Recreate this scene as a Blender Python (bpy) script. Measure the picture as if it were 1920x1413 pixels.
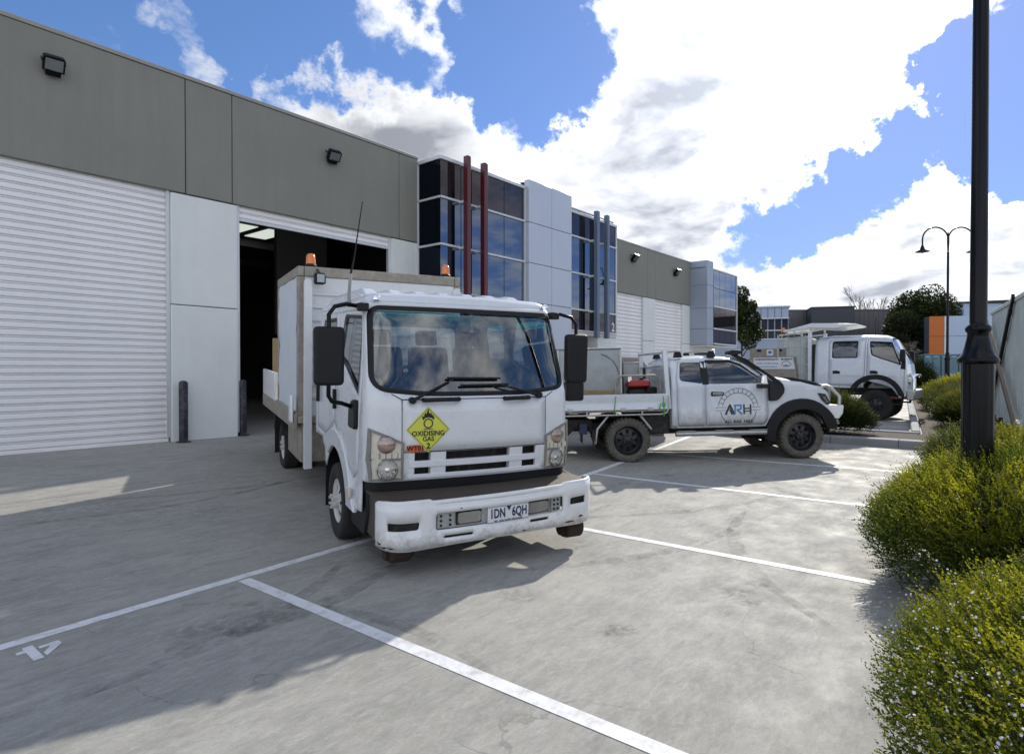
import bpy, bmesh, math, random
import numpy as np
from mathutils import Vector, Matrix
from mathutils.geometry import delaunay_2d_cdt
R = math.radians
random.seed(7); rng = np.random.default_rng(7)
scene = bpy.context.scene
col = scene.collection
for o in list(bpy.data.objects):
    bpy.data.objects.remove(o)

# ------------------------------------------------------------------ camera
YAW, PITCH, EYE, FPX = R(39.6), math.atan(12.5 / 1160), 1.70, 1160.0
camd = bpy.data.cameras.new('camera')
camd.sensor_fit = 'HORIZONTAL'; camd.sensor_width = 36.0; camd.lens = 36.0 * FPX / 1920.0
camd.clip_start = 0.05; camd.clip_end = 4000
cam = bpy.data.objects.new('camera', camd); col.objects.link(cam)
cam.location = (0, 0, EYE); cam.rotation_euler = (R(90) - PITCH, 0, YAW - R(90))
scene.camera = cam
_fw = Vector((math.cos(YAW) * math.cos(PITCH), math.sin(YAW) * math.cos(PITCH), -math.sin(PITCH)))
_rt = Vector((math.sin(YAW), -math.cos(YAW), 0)); _up = _rt.cross(_fw)
def pdir(x, y):                      # direction of a photo pixel (1920 x 1413)
    return _fw + _rt * ((x - 960) / FPX) - _up * ((y - 706.5) / FPX)
def at_depth(x, y, d): return Vector((0, 0, EYE)) + pdir(x, y) * d

# ------------------------------------------------------------------ sky and sun
SUN_EL, SUN_AZ = R(33), R(9)         # azimuth counted from +X towards +Y
sun_vec = Vector((math.cos(SUN_EL) * math.cos(SUN_AZ), math.cos(SUN_EL) * math.sin(SUN_AZ), math.sin(SUN_EL)))
world = bpy.data.worlds.new('World'); scene.world = world; world.use_nodes = True
wt = world.node_tree; wn = wt.nodes; wl = wt.links; wn.clear()
def wnode(t, **k):
    n = wn.new(t)
    for a, b in k.items(): setattr(n, a, b)
    return n
def wset(sock, v):
    if isinstance(v, bpy.types.NodeSocket): wl.new(v, sock)
    else: sock.default_value = v
def wm(op, a, b=0.0, c=0.0, clamp=False):
    n = wnode('ShaderNodeMath', operation=op, use_clamp=clamp)
    wset(n.inputs[0], a); wset(n.inputs[1], b); wset(n.inputs[2], c); return n.outputs[0]
def wramp(v, a, b, lo=0.0, hi=1.0, smooth=True):
    n = wnode('ShaderNodeMapRange', interpolation_type='SMOOTHSTEP' if smooth else 'LINEAR')
    wset(n.inputs[0], v); wset(n.inputs[1], a); wset(n.inputs[2], b); wset(n.inputs[3], lo); wset(n.inputs[4], hi); return n.outputs[0]
def wmix(f, a, b):
    n = wnode('ShaderNodeMix', data_type='RGBA'); wset(n.inputs[0], f); wset(n.inputs[6], a); wset(n.inputs[7], b); return n.outputs[2]
def wdot(v, c):
    n = wnode('ShaderNodeVectorMath', operation='DOT_PRODUCT'); wset(n.inputs[0], v); n.inputs[1].default_value = c; return n.outputs['Value']
tc = wnode('ShaderNodeTexCoord'); dirn = tc.outputs['Generated']
sep = wnode('ShaderNodeSeparateXYZ'); wl.new(dirn, sep.inputs[0])
zc = wm('ADD', wm('MAXIMUM', sep.outputs[2], 0.0), 0.22)
ux = wm('DIVIDE', sep.outputs[0], zc); uy = wm('DIVIDE', sep.outputs[1], zc)
def plane_noise(ox, oy, oz, scale, detail, rough, dist):
    c = wnode('ShaderNodeCombineXYZ'); wset(c.inputs[0], wm('ADD', ux, ox)); wset(c.inputs[1], wm('ADD', uy, oy)); c.inputs[2].default_value = oz
    n = wnode('ShaderNodeTexNoise', noise_dimensions='3D'); wl.new(c.outputs[0], n.inputs['Vector'])
    n.inputs['Scale'].default_value = scale; n.inputs['Detail'].default_value = detail
    n.inputs['Roughness'].default_value = rough; n.inputs['Distortion'].default_value = dist
    return n.outputs[0]
big = plane_noise(0, 0, 3.7, 2.1, 9, 0.60, 0.25)
bigo = plane_noise(-0.10, 0.03, 3.7, 2.1, 5, 0.52, 0.25)
fine = plane_noise(0, 0, 9.2, 9.0, 6, 0.62, 0.1)
# where banks and gaps of cloud stand (pixel, angular radius in degrees, amount)
BLOBS = [(740, 210, 7, .15), (900, 290, 10, .17), (1080, 330, 12, .18), (1180, 430, 9, .16), (1300, 260, 11, .22), (1420, 150, 11, .26), (1580, 50, 12, .30), (1740, -20, 10, .28), (1330, 420, 7, .14),
         (1190, 50, 6, .17), (1060, 60, 5, .10), (770, 0, 5, .16), (1500, 560, 8, .18), (1640, 500, 8, .20), (1760, 430, 8, .20), (1880, 500, 9, .20), (1700, 350, 5, .15), (1830, 300, 5, .16), (1400, 620, 8, .15),
         (335, 85, 3.0, .19), (150, 0, 4, .14), (440, 165, 3, .12), (620, 60, 3, .08), (540, 180, 4, .11), (1000, 430, 11, .2), (830, 350, 9, .2), (690, 270, 6, .14), (1150, 500, 9, .18),
         (420, 60, 9, -.10), (560, 90, 5, -.12), (80, 60, 8, -.08),
         (960, 115, 8, -.22), (880, 90, 5, -.16), (1120, 125, 5, -.24), (620, 110, 6, -.14), (1480, 400, 6, -.20), (1580, 330, 6, -.24), (1700, 260, 6, -.24), (1810, 210, 6, -.26), (1900, 150, 7, -.26), (1430, 500, 4.5, -.22), (1890, 370, 4.5, -.14)]
wn1 = wnode('ShaderNodeTexNoise'); wl.new(dirn, wn1.inputs['Vector']); wn1.inputs['Scale'].default_value = 7.0; wn1.inputs['Detail'].default_value = 7; wn1.inputs['Roughness'].default_value = .62
wv = wnode('ShaderNodeVectorMath', operation='SUBTRACT'); wl.new(wn1.outputs['Color'], wv.inputs[0]); wv.inputs[1].default_value = (.5, .5, .5)
ws_ = wnode('ShaderNodeVectorMath', operation='SCALE'); wl.new(wv.outputs[0], ws_.inputs[0]); ws_.inputs['Scale'].default_value = 0.34
wa = wnode('ShaderNodeVectorMath', operation='ADD'); wl.new(dirn, wa.inputs[0]); wl.new(ws_.outputs[0], wa.inputs[1])
wz = wnode('ShaderNodeVectorMath', operation='NORMALIZE'); wl.new(wa.outputs[0], wz.inputs[0]); wdir = wz.outputs[0]
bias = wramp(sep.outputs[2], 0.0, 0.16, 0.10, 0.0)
bias = wm('ADD', bias, wramp(wdot(dirn, pdir(960, 330).normalized()), math.cos(R(62)), math.cos(R(36)), 0.0, -0.14))  # thins cloud around the view; cover elsewhere stays raised for fill light
for (bx, by, br, ba) in BLOBS:
    d = pdir(bx, by).normalized()
    bias = wm('ADD', bias, wramp(wdot(wdir, d), math.cos(R(br * 1.15)), 1.0, 0.0, ba * 1.15))
base = wm('ADD', wm('MULTIPLY', wm('SUBTRACT', big, 0.5), 0.80), 0.59)  # cloud cover raised all round, adds fill from outside the view
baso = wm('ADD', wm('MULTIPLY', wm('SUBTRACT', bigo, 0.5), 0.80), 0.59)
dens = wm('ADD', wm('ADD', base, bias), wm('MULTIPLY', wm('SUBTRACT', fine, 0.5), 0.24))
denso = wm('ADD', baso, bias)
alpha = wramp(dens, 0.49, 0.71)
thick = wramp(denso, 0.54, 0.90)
relief = wm('ADD', 0.5, wm('MULTIPLY', wm('SUBTRACT', dens, denso), 3.0), 0, True)
sund = wdot(dirn, sun_vec)
glow = wm('POWER', wramp(sund, math.cos(R(50)), 1.0, 0.0, 1.0, False), 3.0)
shade = wm('MULTIPLY', wm('MULTIPLY', thick, wramp(baso, 0.43, 0.74, 0.05, 1.0, False)), wm('MULTIPLY', wm('SUBTRACT', 1.45, relief), wm('ADD', 0.6, wm('MULTIPLY', fine, 0.8))), 0, True)
toward = wramp(sund, -0.35, 0.60)          # clouds towards the sun show dark cores, opposite ones front lit, brightened as fill
ccol = wmix(shade, wmix(toward, (6.6, 6.6, 6.5, 1), (3.55, 3.6, 3.7, 1)), wmix(toward, (4.6, 4.65, 4.7, 1), (1.15, 1.23, 1.42, 1)))
gl = wm('ADD', 0.92, wm('MULTIPLY', glow, 1.5))
vm = wnode('ShaderNodeVectorMath', operation='SCALE'); wl.new(ccol, vm.inputs[0]); wset(vm.inputs['Scale'], gl)
sky = wnode('ShaderNodeTexSky'); sky.sky_type = 'NISHITA'; sky.sun_disc = False
sky.sun_elevation = SUN_EL; sky.sun_rotation = R(90) - SUN_AZ; sky.altitude = 50; sky.air_density = 1.0; sky.dust_density = 0.2; sky.ozone_density = 3.0
out = wnode('ShaderNodeOutputWorld'); bg = wnode('ShaderNodeBackground')
hs = wnode('ShaderNodeHueSaturation'); hs.inputs['Saturation'].default_value = 1.15; hs.inputs['Value'].default_value = 0.59; sk1 = wnode('ShaderNodeVectorMath', operation='MULTIPLY_ADD'); wl.new(sky.outputs[0], sk1.inputs[0]); sk1.inputs[1].default_value = (.20, .15, .06); sk1.inputs[2].default_value = (1, 1, 1)
sk2 = wnode('ShaderNodeVectorMath', operation='DIVIDE'); wl.new(sky.outputs[0], sk2.inputs[0]); wl.new(sk1.outputs[0], sk2.inputs[1])
wl.new(sk2.outputs[0], hs.inputs['Color'])
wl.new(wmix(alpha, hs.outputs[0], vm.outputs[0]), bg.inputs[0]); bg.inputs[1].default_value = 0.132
wl.new(bg.outputs[0], out.inputs[0])
sl = bpy.data.lights.new('sun', 'SUN'); sl.energy = 2.0; sl.angle = R(0.8); sl.color = (1.0, 0.94, 0.83)
so = bpy.data.objects.new('sun', sl); col.objects.link(so); so.location = (20, 0, 40)
so.rotation_euler = (-sun_vec).to_track_quat('-Z', 'Y').to_euler()
scene.view_settings.view_transform = 'Standard'; scene.view_settings.look = 'None'
scene.view_settings.exposure = 1.2; scene.view_settings.gamma = 1.0
scene.render.engine = 'CYCLES'; scene.cycles.max_bounces = 8; scene.cycles.transparent_max_bounces = 12
scene.cycles.use_denoising = True

# ------------------------------------------------------------------ materials
MATS = {}
def _nodes(name):
    m = bpy.data.materials.new(name); m.use_nodes = True
    return m, m.node_tree.nodes, m.node_tree.links, m.node_tree.nodes['Principled BSDF']
def mat(name, c, rough=0.5, metal=0.0, var=0.12, scale=6.0, bump=0.0, bscale=60.0, coat=0.0, dirt=None, dirt_amt=0.0, spec=0.5, rvar=0.15, stretch=None, streak=False, mud=None):
    """Principled surface with uneven tone, uneven gloss, optional grain and patchy dirt."""
    m, N, L, P = _nodes(name)
    tcn = N.new('ShaderNodeTexCoord'); vec = tcn.outputs['Object']
    if stretch:
        mp = N.new('ShaderNodeMapping'); mp.inputs['Scale'].default_value = stretch; L.new(vec, mp.inputs[0]); vec = mp.outputs[0]
    n1 = N.new('ShaderNodeTexNoise'); n1.inputs['Scale'].default_value = scale; n1.inputs['Detail'].default_value = 8; n1.inputs['Roughness'].default_value = .62
    L.new(vec, n1.inputs['Vector'])
    mx = N.new('ShaderNodeMix'); mx.data_type = 'RGBA'
    mr = N.new('ShaderNodeMapRange'); mr.inputs[1].default_value = .3; mr.inputs[2].default_value = .7; L.new(n1.outputs[0], mr.inputs[0]); L.new(mr.outputs[0], mx.inputs[0])
    mx.inputs[6].default_value = (*[x * (1 - var) for x in c], 1); mx.inputs[7].default_value = (*[min(1, x * (1 + var * .6)) for x in c], 1)
    colr = mx.outputs[2]
    if dirt:
        n2 = N.new('ShaderNodeTexNoise'); n2.inputs['Scale'].default_value = scale * .7 + 1; n2.inputs['Detail'].default_value = 10; n2.inputs['Roughness'].default_value = .7
        v2_ = vec
        if streak:
            mp2 = N.new('ShaderNodeMapping'); mp2.inputs['Scale'].default_value = (3.5, 3.5, .22); L.new(vec, mp2.inputs[0]); v2_ = mp2.outputs[0]
        L.new(v2_, n2.inputs['Vector'])
        r2 = N.new('ShaderNodeMapRange'); r2.inputs[1].default_value = .48; r2.inputs[2].default_value = .72; r2.inputs[4].default_value = dirt_amt; L.new(n2.outputs[0], r2.inputs[0])
        m2 = N.new('ShaderNodeMix'); m2.data_type = 'RGBA'; L.new(r2.outputs[0], m2.inputs[0]); L.new(colr, m2.inputs[6]); m2.inputs[7].default_value = (*dirt, 1); colr = m2.outputs[2]
    if mud:
        sx = N.new('ShaderNodeSeparateXYZ'); L.new(tcn.outputs['Object'], sx.inputs[0])
        n4 = N.new('ShaderNodeTexNoise'); n4.inputs['Scale'].default_value = 9; n4.inputs['Detail'].default_value = 10; n4.inputs['Roughness'].default_value = .75; L.new(tcn.outputs['Object'], n4.inputs['Vector'])
        a4 = N.new('ShaderNodeMath'); a4.operation = 'MULTIPLY_ADD'; L.new(n4.outputs[0], a4.inputs[0]); a4.inputs[1].default_value = -.9; L.new(sx.outputs[2], a4.inputs[2])
        r4 = N.new('ShaderNodeMapRange'); r4.inputs[1].default_value = mud[0]; r4.inputs[2].default_value = mud[1]; r4.inputs[3].default_value = mud[2]; r4.inputs[4].default_value = 0; L.new(a4.outputs[0], r4.inputs[0])
        m4 = N.new('ShaderNodeMix'); m4.data_type = 'RGBA'; L.new(r4.outputs[0], m4.inputs[0]); L.new(colr, m4.inputs[6]); m4.inputs[7].default_value = (.31, .275, .225, 1); colr = m4.outputs[2]
    L.new(colr, P.inputs['Base Color'])
    rr = N.new('ShaderNodeMapRange'); rr.inputs[3].default_value = max(0.02, rough - rvar * .5); rr.inputs[4].default_value = min(1, rough + rvar * .5); L.new(n1.outputs[0], rr.inputs[0]); L.new(rr.outputs[0], P.inputs['Roughness'])
    P.inputs['Metallic'].default_value = metal; P.inputs['Coat Weight'].default_value = coat; P.inputs['Coat Roughness'].default_value = .08
    P.inputs['Specular IOR Level'].default_value = spec
    if bump:
        n3 = N.new('ShaderNodeTexNoise'); n3.inputs['Scale'].default_value = bscale; n3.inputs['Detail'].default_value = 5; L.new(vec, n3.inputs['Vector'])
        b = N.new('ShaderNodeBump'); b.inputs['Strength'].default_value = bump; b.inputs['Distance'].default_value = .01; L.new(n3.outputs[0], b.inputs['Height']); L.new(b.outputs[0], P.inputs['Normal'])
    MATS[name] = m; return m
def glassmat(name, tint, base_refl=0.06, gl=(1, 1, 1), rough=0.01, ior=1.5):
    """Thin sheet glass: tinted see-through plus mirror reflection."""
    m, N, L, P = _nodes(name); N.remove(P)
    o = N['Material Output']; t = N.new('ShaderNodeBsdfTransparent'); t.inputs[0].default_value = (*tint, 1)
    g = N.new('ShaderNodeBsdfGlossy'); g.inputs[0].default_value = (*gl, 1); g.inputs['Roughness'].default_value = rough
    f = N.new('ShaderNodeFresnel'); f.inputs[0].default_value = ior
    a = N.new('ShaderNodeMath'); a.operation = 'ADD'; a.use_clamp = True; a.inputs[1].default_value = base_refl; L.new(f.outputs[0], a.inputs[0])
    n1 = N.new('ShaderNodeTexNoise'); n1.inputs['Scale'].default_value = 1.3; tcn = N.new('ShaderNodeTexCoord'); L.new(tcn.outputs['Object'], n1.inputs['Vector'])
    b = N.new('ShaderNodeBump'); b.inputs['Strength'].default_value = .02; b.inputs['Distance'].default_value = .02; L.new(n1.outputs[0], b.inputs['Height']); L.new(b.outputs[0], g.inputs['Normal'])
    s = N.new('ShaderNodeMixShader'); L.new(a.outputs[0], s.inputs[0]); L.new(t.outputs[0], s.inputs[1]); L.new(g.outputs[0], s.inputs[2]); L.new(s.outputs[0], o.inputs[0])
    MATS[name] = m; return m
def darkglass(name, c, refl, gl=(.8, .85, .95), wave=.03):
    """Opaque tinted office glass: dark body with a strong mirror coat, panes not perfectly flat."""
    m, N, L, P = _nodes(name); N.remove(P)
    o = N['Material Output']; t = N.new('ShaderNodeBsdfDiffuse'); t.inputs[0].default_value = (*c, 1)
    g = N.new('ShaderNodeBsdfGlossy'); g.inputs[0].default_value = (*gl, 1); g.inputs['Roughness'].default_value = .015
    f = N.new('ShaderNodeFresnel'); f.inputs[0].default_value = 1.5
    a = N.new('ShaderNodeMath'); a.operation = 'ADD'; a.use_clamp = True; a.inputs[1].default_value = refl; L.new(f.outputs[0], a.inputs[0])
    n1 = N.new('ShaderNodeTexNoise'); n1.inputs['Scale'].default_value = .9; tcn = N.new('ShaderNodeTexCoord'); L.new(tcn.outputs['Object'], n1.inputs['Vector'])
    b = N.new('ShaderNodeBump'); b.inputs['Strength'].default_value = wave; b.inputs['Distance'].default_value = .05; L.new(n1.outputs[0], b.inputs['Height']); L.new(b.outputs[0], g.inputs['Normal'])
    s = N.new('ShaderNodeMixShader'); L.new(a.outputs[0], s.inputs[0]); L.new(t.outputs[0], s.inputs[1]); L.new(g.outputs[0], s.inputs[2]); L.new(s.outputs[0], o.inputs[0])
    MATS[name] = m; return m

mat('grey_panel', (.245, .245, .215), .75, var=.06, scale=1.1, bump=.05, bscale=40, dirt=(.20, .20, .178), dirt_amt=.45, spec=.3, streak=True)
mat('white_panel', (.74, .76, .75), .7, var=.05, scale=1.5, bump=.04, bscale=50, dirt=(.64, .65, .62), dirt_amt=.4, spec=.3, streak=True)
mat('roller', (.90, .89, .90), .42, var=.05, scale=2, dirt=(.70, .67, .62), dirt_amt=.35, stretch=(.6, 1, 3))
mat('cap', (.30, .30, .28), .5, var=.08)
mat('joint', (.06, .06, .06), .9)
mat('clad_silver', (.52, .56, .64), .38, metal=.25, var=.04, scale=.8)
mat('clad_blue', (.33, .38, .46), .40, metal=.25, var=.05, scale=.8)
mat('mullion', (.62, .64, .66), .4, metal=.3, var=.05)
mat('red_fin', (.085, .004, .010), .35, var=.1, coat=.3)
mat('blue_fin', (.13, .175, .24), .4, metal=.3, var=.08)
mat('soffit', (.62, .62, .60), .7)
mat('dark_void', (.012, .012, .013), .8)
mat('interior', (.13, .13, .13), .9, var=.1)
mat('interior_light', (.30, .30, .29), .9, var=.1)
mat('roof_sheet', (.35, .36, .36), .5, metal=.4)
mat('skylight', (.75, .78, .72), .5)
_p = MATS['skylight'].node_tree.nodes['Principled BSDF']; _p.inputs['Emission Color'].default_value = (.80, .86, .78, 1); _p.inputs['Emission Strength'].default_value = .35  # glow stands in for daylight through the sheet; the roof above is closed
mat('black_metal', (.003, .0035, .006), .24, var=.3, scale=9, bump=.02, bscale=12, spec=.22, rvar=.1)
mat('black_plastic', (.010, .0105, .013), .5, var=.25, scale=12, bump=.05, bscale=200, spec=.3)
mat('bollard', (.012, .013, .028), .5, var=.3, dirt=(.22, .2, .18), dirt_amt=.55, scale=9)
mat('truck_white', (.68, .705, .735), .28, var=.03, scale=3, coat=.6, dirt=(.55, .55, .53), dirt_amt=.25, rvar=.1)
mat('bumper_white', (.76, .77, .78), .34, var=.04, scale=5, coat=.35, dirt=(.55, .50, .43), dirt_amt=.35)
mat('bumper_face', (.77, .78, .79), .34, var=.04, scale=5, coat=.35, dirt=(.58, .53, .46), dirt_amt=.35, mud=(-.22, -.06, .5))
mat('ute_white', (.66, .70, .76), .28, var=.04, scale=3, coat=.7, dirt=(.52, .52, .50), dirt_amt=.35)
mat('ute_body', (.66, .70, .76), .30, var=.04, scale=3, coat=.5, dirt=(.50, .50, .48), dirt_amt=.4, mud=(.05, .55, .8))
mat('rubber', (.022, .021, .02), .85, var=.25, scale=14, bump=.2, bscale=90)
mat('dusty_rubber', (.125, .115, .098), .95, var=.4, scale=16, bump=.4, bscale=70, dirt=(.06, .055, .05), dirt_amt=.8)
mat('rim_white', (.6, .6, .58), .5, var=.15, dirt=(.12, .1, .08), dirt_amt=.6)
mat('rim_black', (.014, .015, .02), .35, var=.4, dirt=(.16, .15, .13), dirt_amt=.25, scale=14)
mat('chassis', (.018, .017, .017), .8, var=.4, scale=14, dirt=(.10, .085, .07), dirt_amt=.6)
mat('aluminium', (.50, .50, .48), .42, metal=.75, var=.15, scale=8, dirt=(.30, .26, .21), dirt_amt=.5)
mat('aged_ali', (.36, .33, .28), .6, metal=.45, var=.2, scale=10, dirt=(.19, .15, .11), dirt_amt=.6)
mat('galv', (.40, .43, .43), .5, metal=.6, var=.2, scale=18)
mat('tarp', (.60, .66, .72), .38, var=.06, scale=2.5, bump=.55, bscale=2.6, coat=.15)
mat('chrome', (.82, .82, .83), .08, metal=1.0, var=.02)
mat('lamp_cream', (.60, .57, .48), .3, var=.05, coat=.5)
mat('grey_trim', (.21, .20, .19), .5, var=.1)
mat('amber_clear', (.50, .33, .26), .2, var=.2, coat=1)
mat('orange_lens', (.75, .19, .01), .15, var=.05, coat=1)
mat('red_dark', (.09, .012, .012), .4)
mat('rust', (.034, .019, .013), .85, var=.4, scale=15, dirt=(.05, .03, .02), dirt_amt=.7)
mat('sticker_yellow', (.60, .62, .07), .45, var=.05)
mat('sticker_orange', (.62, .13, .03), .5, var=.1)
mat('ink', (.008, .008, .008), .6)
mat('ink_navy', (.02, .03, .09), .5)
mat('ink_blue', (.05, .22, .48), .4)
mat('ink_grey', (.035, .04, .05), .5)
mat('plate_white', (.72, .73, .75), .4, var=.04)
mat('seat_cloth', (.035, .04, .05), .9, var=.2)
mat('dash', (.03, .032, .036), .7)
mat('steer', (.10, .10, .11), .4)
mat('strap_green', (.10, .36, .07), .6, var=.2)
mat('strap_amber', (.34, .22, .08), .8, var=.25)
mat('engine_red', (.35, .015, .015), .35, coat=.5)
mat('wood', (.30, .22, .12), .8, var=.3, scale=5, stretch=(1, 12, 12))
mat('kerb', (.30, .305, .315), .85, var=.15, scale=3, bump=.15, bscale=60, dirt=(.18, .17, .15), dirt_amt=.4)
mat('paint', (.72, .73, .75), .6, var=.06, scale=9, dirt=(.36, .355, .34), dirt_amt=.85, bump=.1, bscale=70)
mat('soil', (.06, .045, .03), .95, var=.4, scale=8, bump=.6, bscale=30)
mat('bark', (.075, .055, .04), .9, var=.4, scale=12, bump=.5, bscale=25)
mat('dead_bark', (.20, .17, .15), .9, var=.3)
mat('bg_clad', (.34, .40, .52), .5, metal=.15, var=.05)
mat('bg_dark', (.055, .06, .07), .7, var=.1)
mat('bg_mauve', (.155, .145, .15), .8, var=.12, scale=1.5, stretch=(1, 1, .15))
mat('bg_orange', (.50, .13, .015), .5, var=.06)
mat('bg_paleblue', (.42, .50, .64), .5, var=.04)
mat('bg_teal', (.10, .19, .23), .5, var=.08, scale=1)
mat('container_white', (.55, .60, .56), .6, var=.08, scale=2, dirt=(.38, .38, .32), dirt_amt=.5)
mat('ply_tank', (.62, .68, .66), .4, var=.06, scale=2)
glassmat('screen_glass', (.32, .40, .42), .12, ior=1.52)
glassmat('band_glass', (.22, .90, .84), .03)
glassmat('side_glass', (.20, .23, .25), .06)
glassmat('clear_lens', (.93, .94, .95), .05)
darkglass('office_glass', (.004, .006, .010), .20, gl=(.62, .72, .88))
darkglass('spandrel_glass', (.010, .008, .010), .07, gl=(.62, .58, .62))
darkglass('bg_glass', (.005, .006, .010), .0, gl=(.4, .42, .5))
darkglass('side_pane_glass', (.003, .004, .007), .0, gl=(.25, .3, .45))  # same office glass, reflections dimmed in its colour for the side wall
darkglass('car_glass', (.012, .014, .017), .07, gl=(1, 1, 1))

# checker plate
def checker(name, c, rough, metal, scale, depth=.5):
    m, N, L, P = _nodes(name)
    tcn = N.new('ShaderNodeTexCoord'); mp = N.new('ShaderNodeMapping'); mp.inputs['Rotation'].default_value = (R(0), R(0), R(45)); mp.inputs['Scale'].default_value = (scale,) * 3
    L.new(tcn.outputs['Object'], mp.inputs[0])
    w1 = N.new('ShaderNodeTexWave'); w1.inputs['Scale'].default_value = 1.0; w1.bands_direction = 'X'; L.new(mp.outputs[0], w1.inputs['Vector'])
    w2 = N.new('ShaderNodeTexWave'); w2.inputs['Scale'].default_value = 1.0; w2.bands_direction = 'Y'; L.new(mp.outputs[0], w2.inputs['Vector'])
    mxm = N.new('ShaderNodeMath'); mxm.operation = 'MULTIPLY'; L.new(w1.outputs['Fac'], mxm.inputs[0]); L.new(w2.outputs['Fac'], mxm.inputs[1])
    b = N.new('ShaderNodeBump'); b.inputs['Strength'].default_value = depth; b.inputs['Distance'].default_value = .01; L.new(mxm.outputs[0], b.inputs['Height']); L.new(b.outputs[0], P.inputs['Normal'])
    n1 = N.new('ShaderNodeTexNoise'); n1.inputs['Scale'].default_value = 5; n1.inputs['Detail'].default_value = 8; L.new(tcn.outputs['Object'], n1.inputs['Vector'])
    mx = N.new('ShaderNodeMix'); mx.data_type = 'RGBA'; L.new(n1.outputs[0], mx.inputs[0])
    mx.inputs[6].default_value = (*[x * .75 for x in c], 1); mx.inputs[7].default_value = (*[x * 1.2 for x in c], 1); L.new(mx.outputs[2], P.inputs['Base Color'])
    P.inputs['Roughness'].default_value = rough; P.inputs['Metallic'].default_value = metal
    MATS[name] = m
checker('deck_plate', (.095, .08, .066), .55, .3, 26)
checker('toolbox_plate', (.34, .365, .385), .36, .7, 20, .5)

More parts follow.
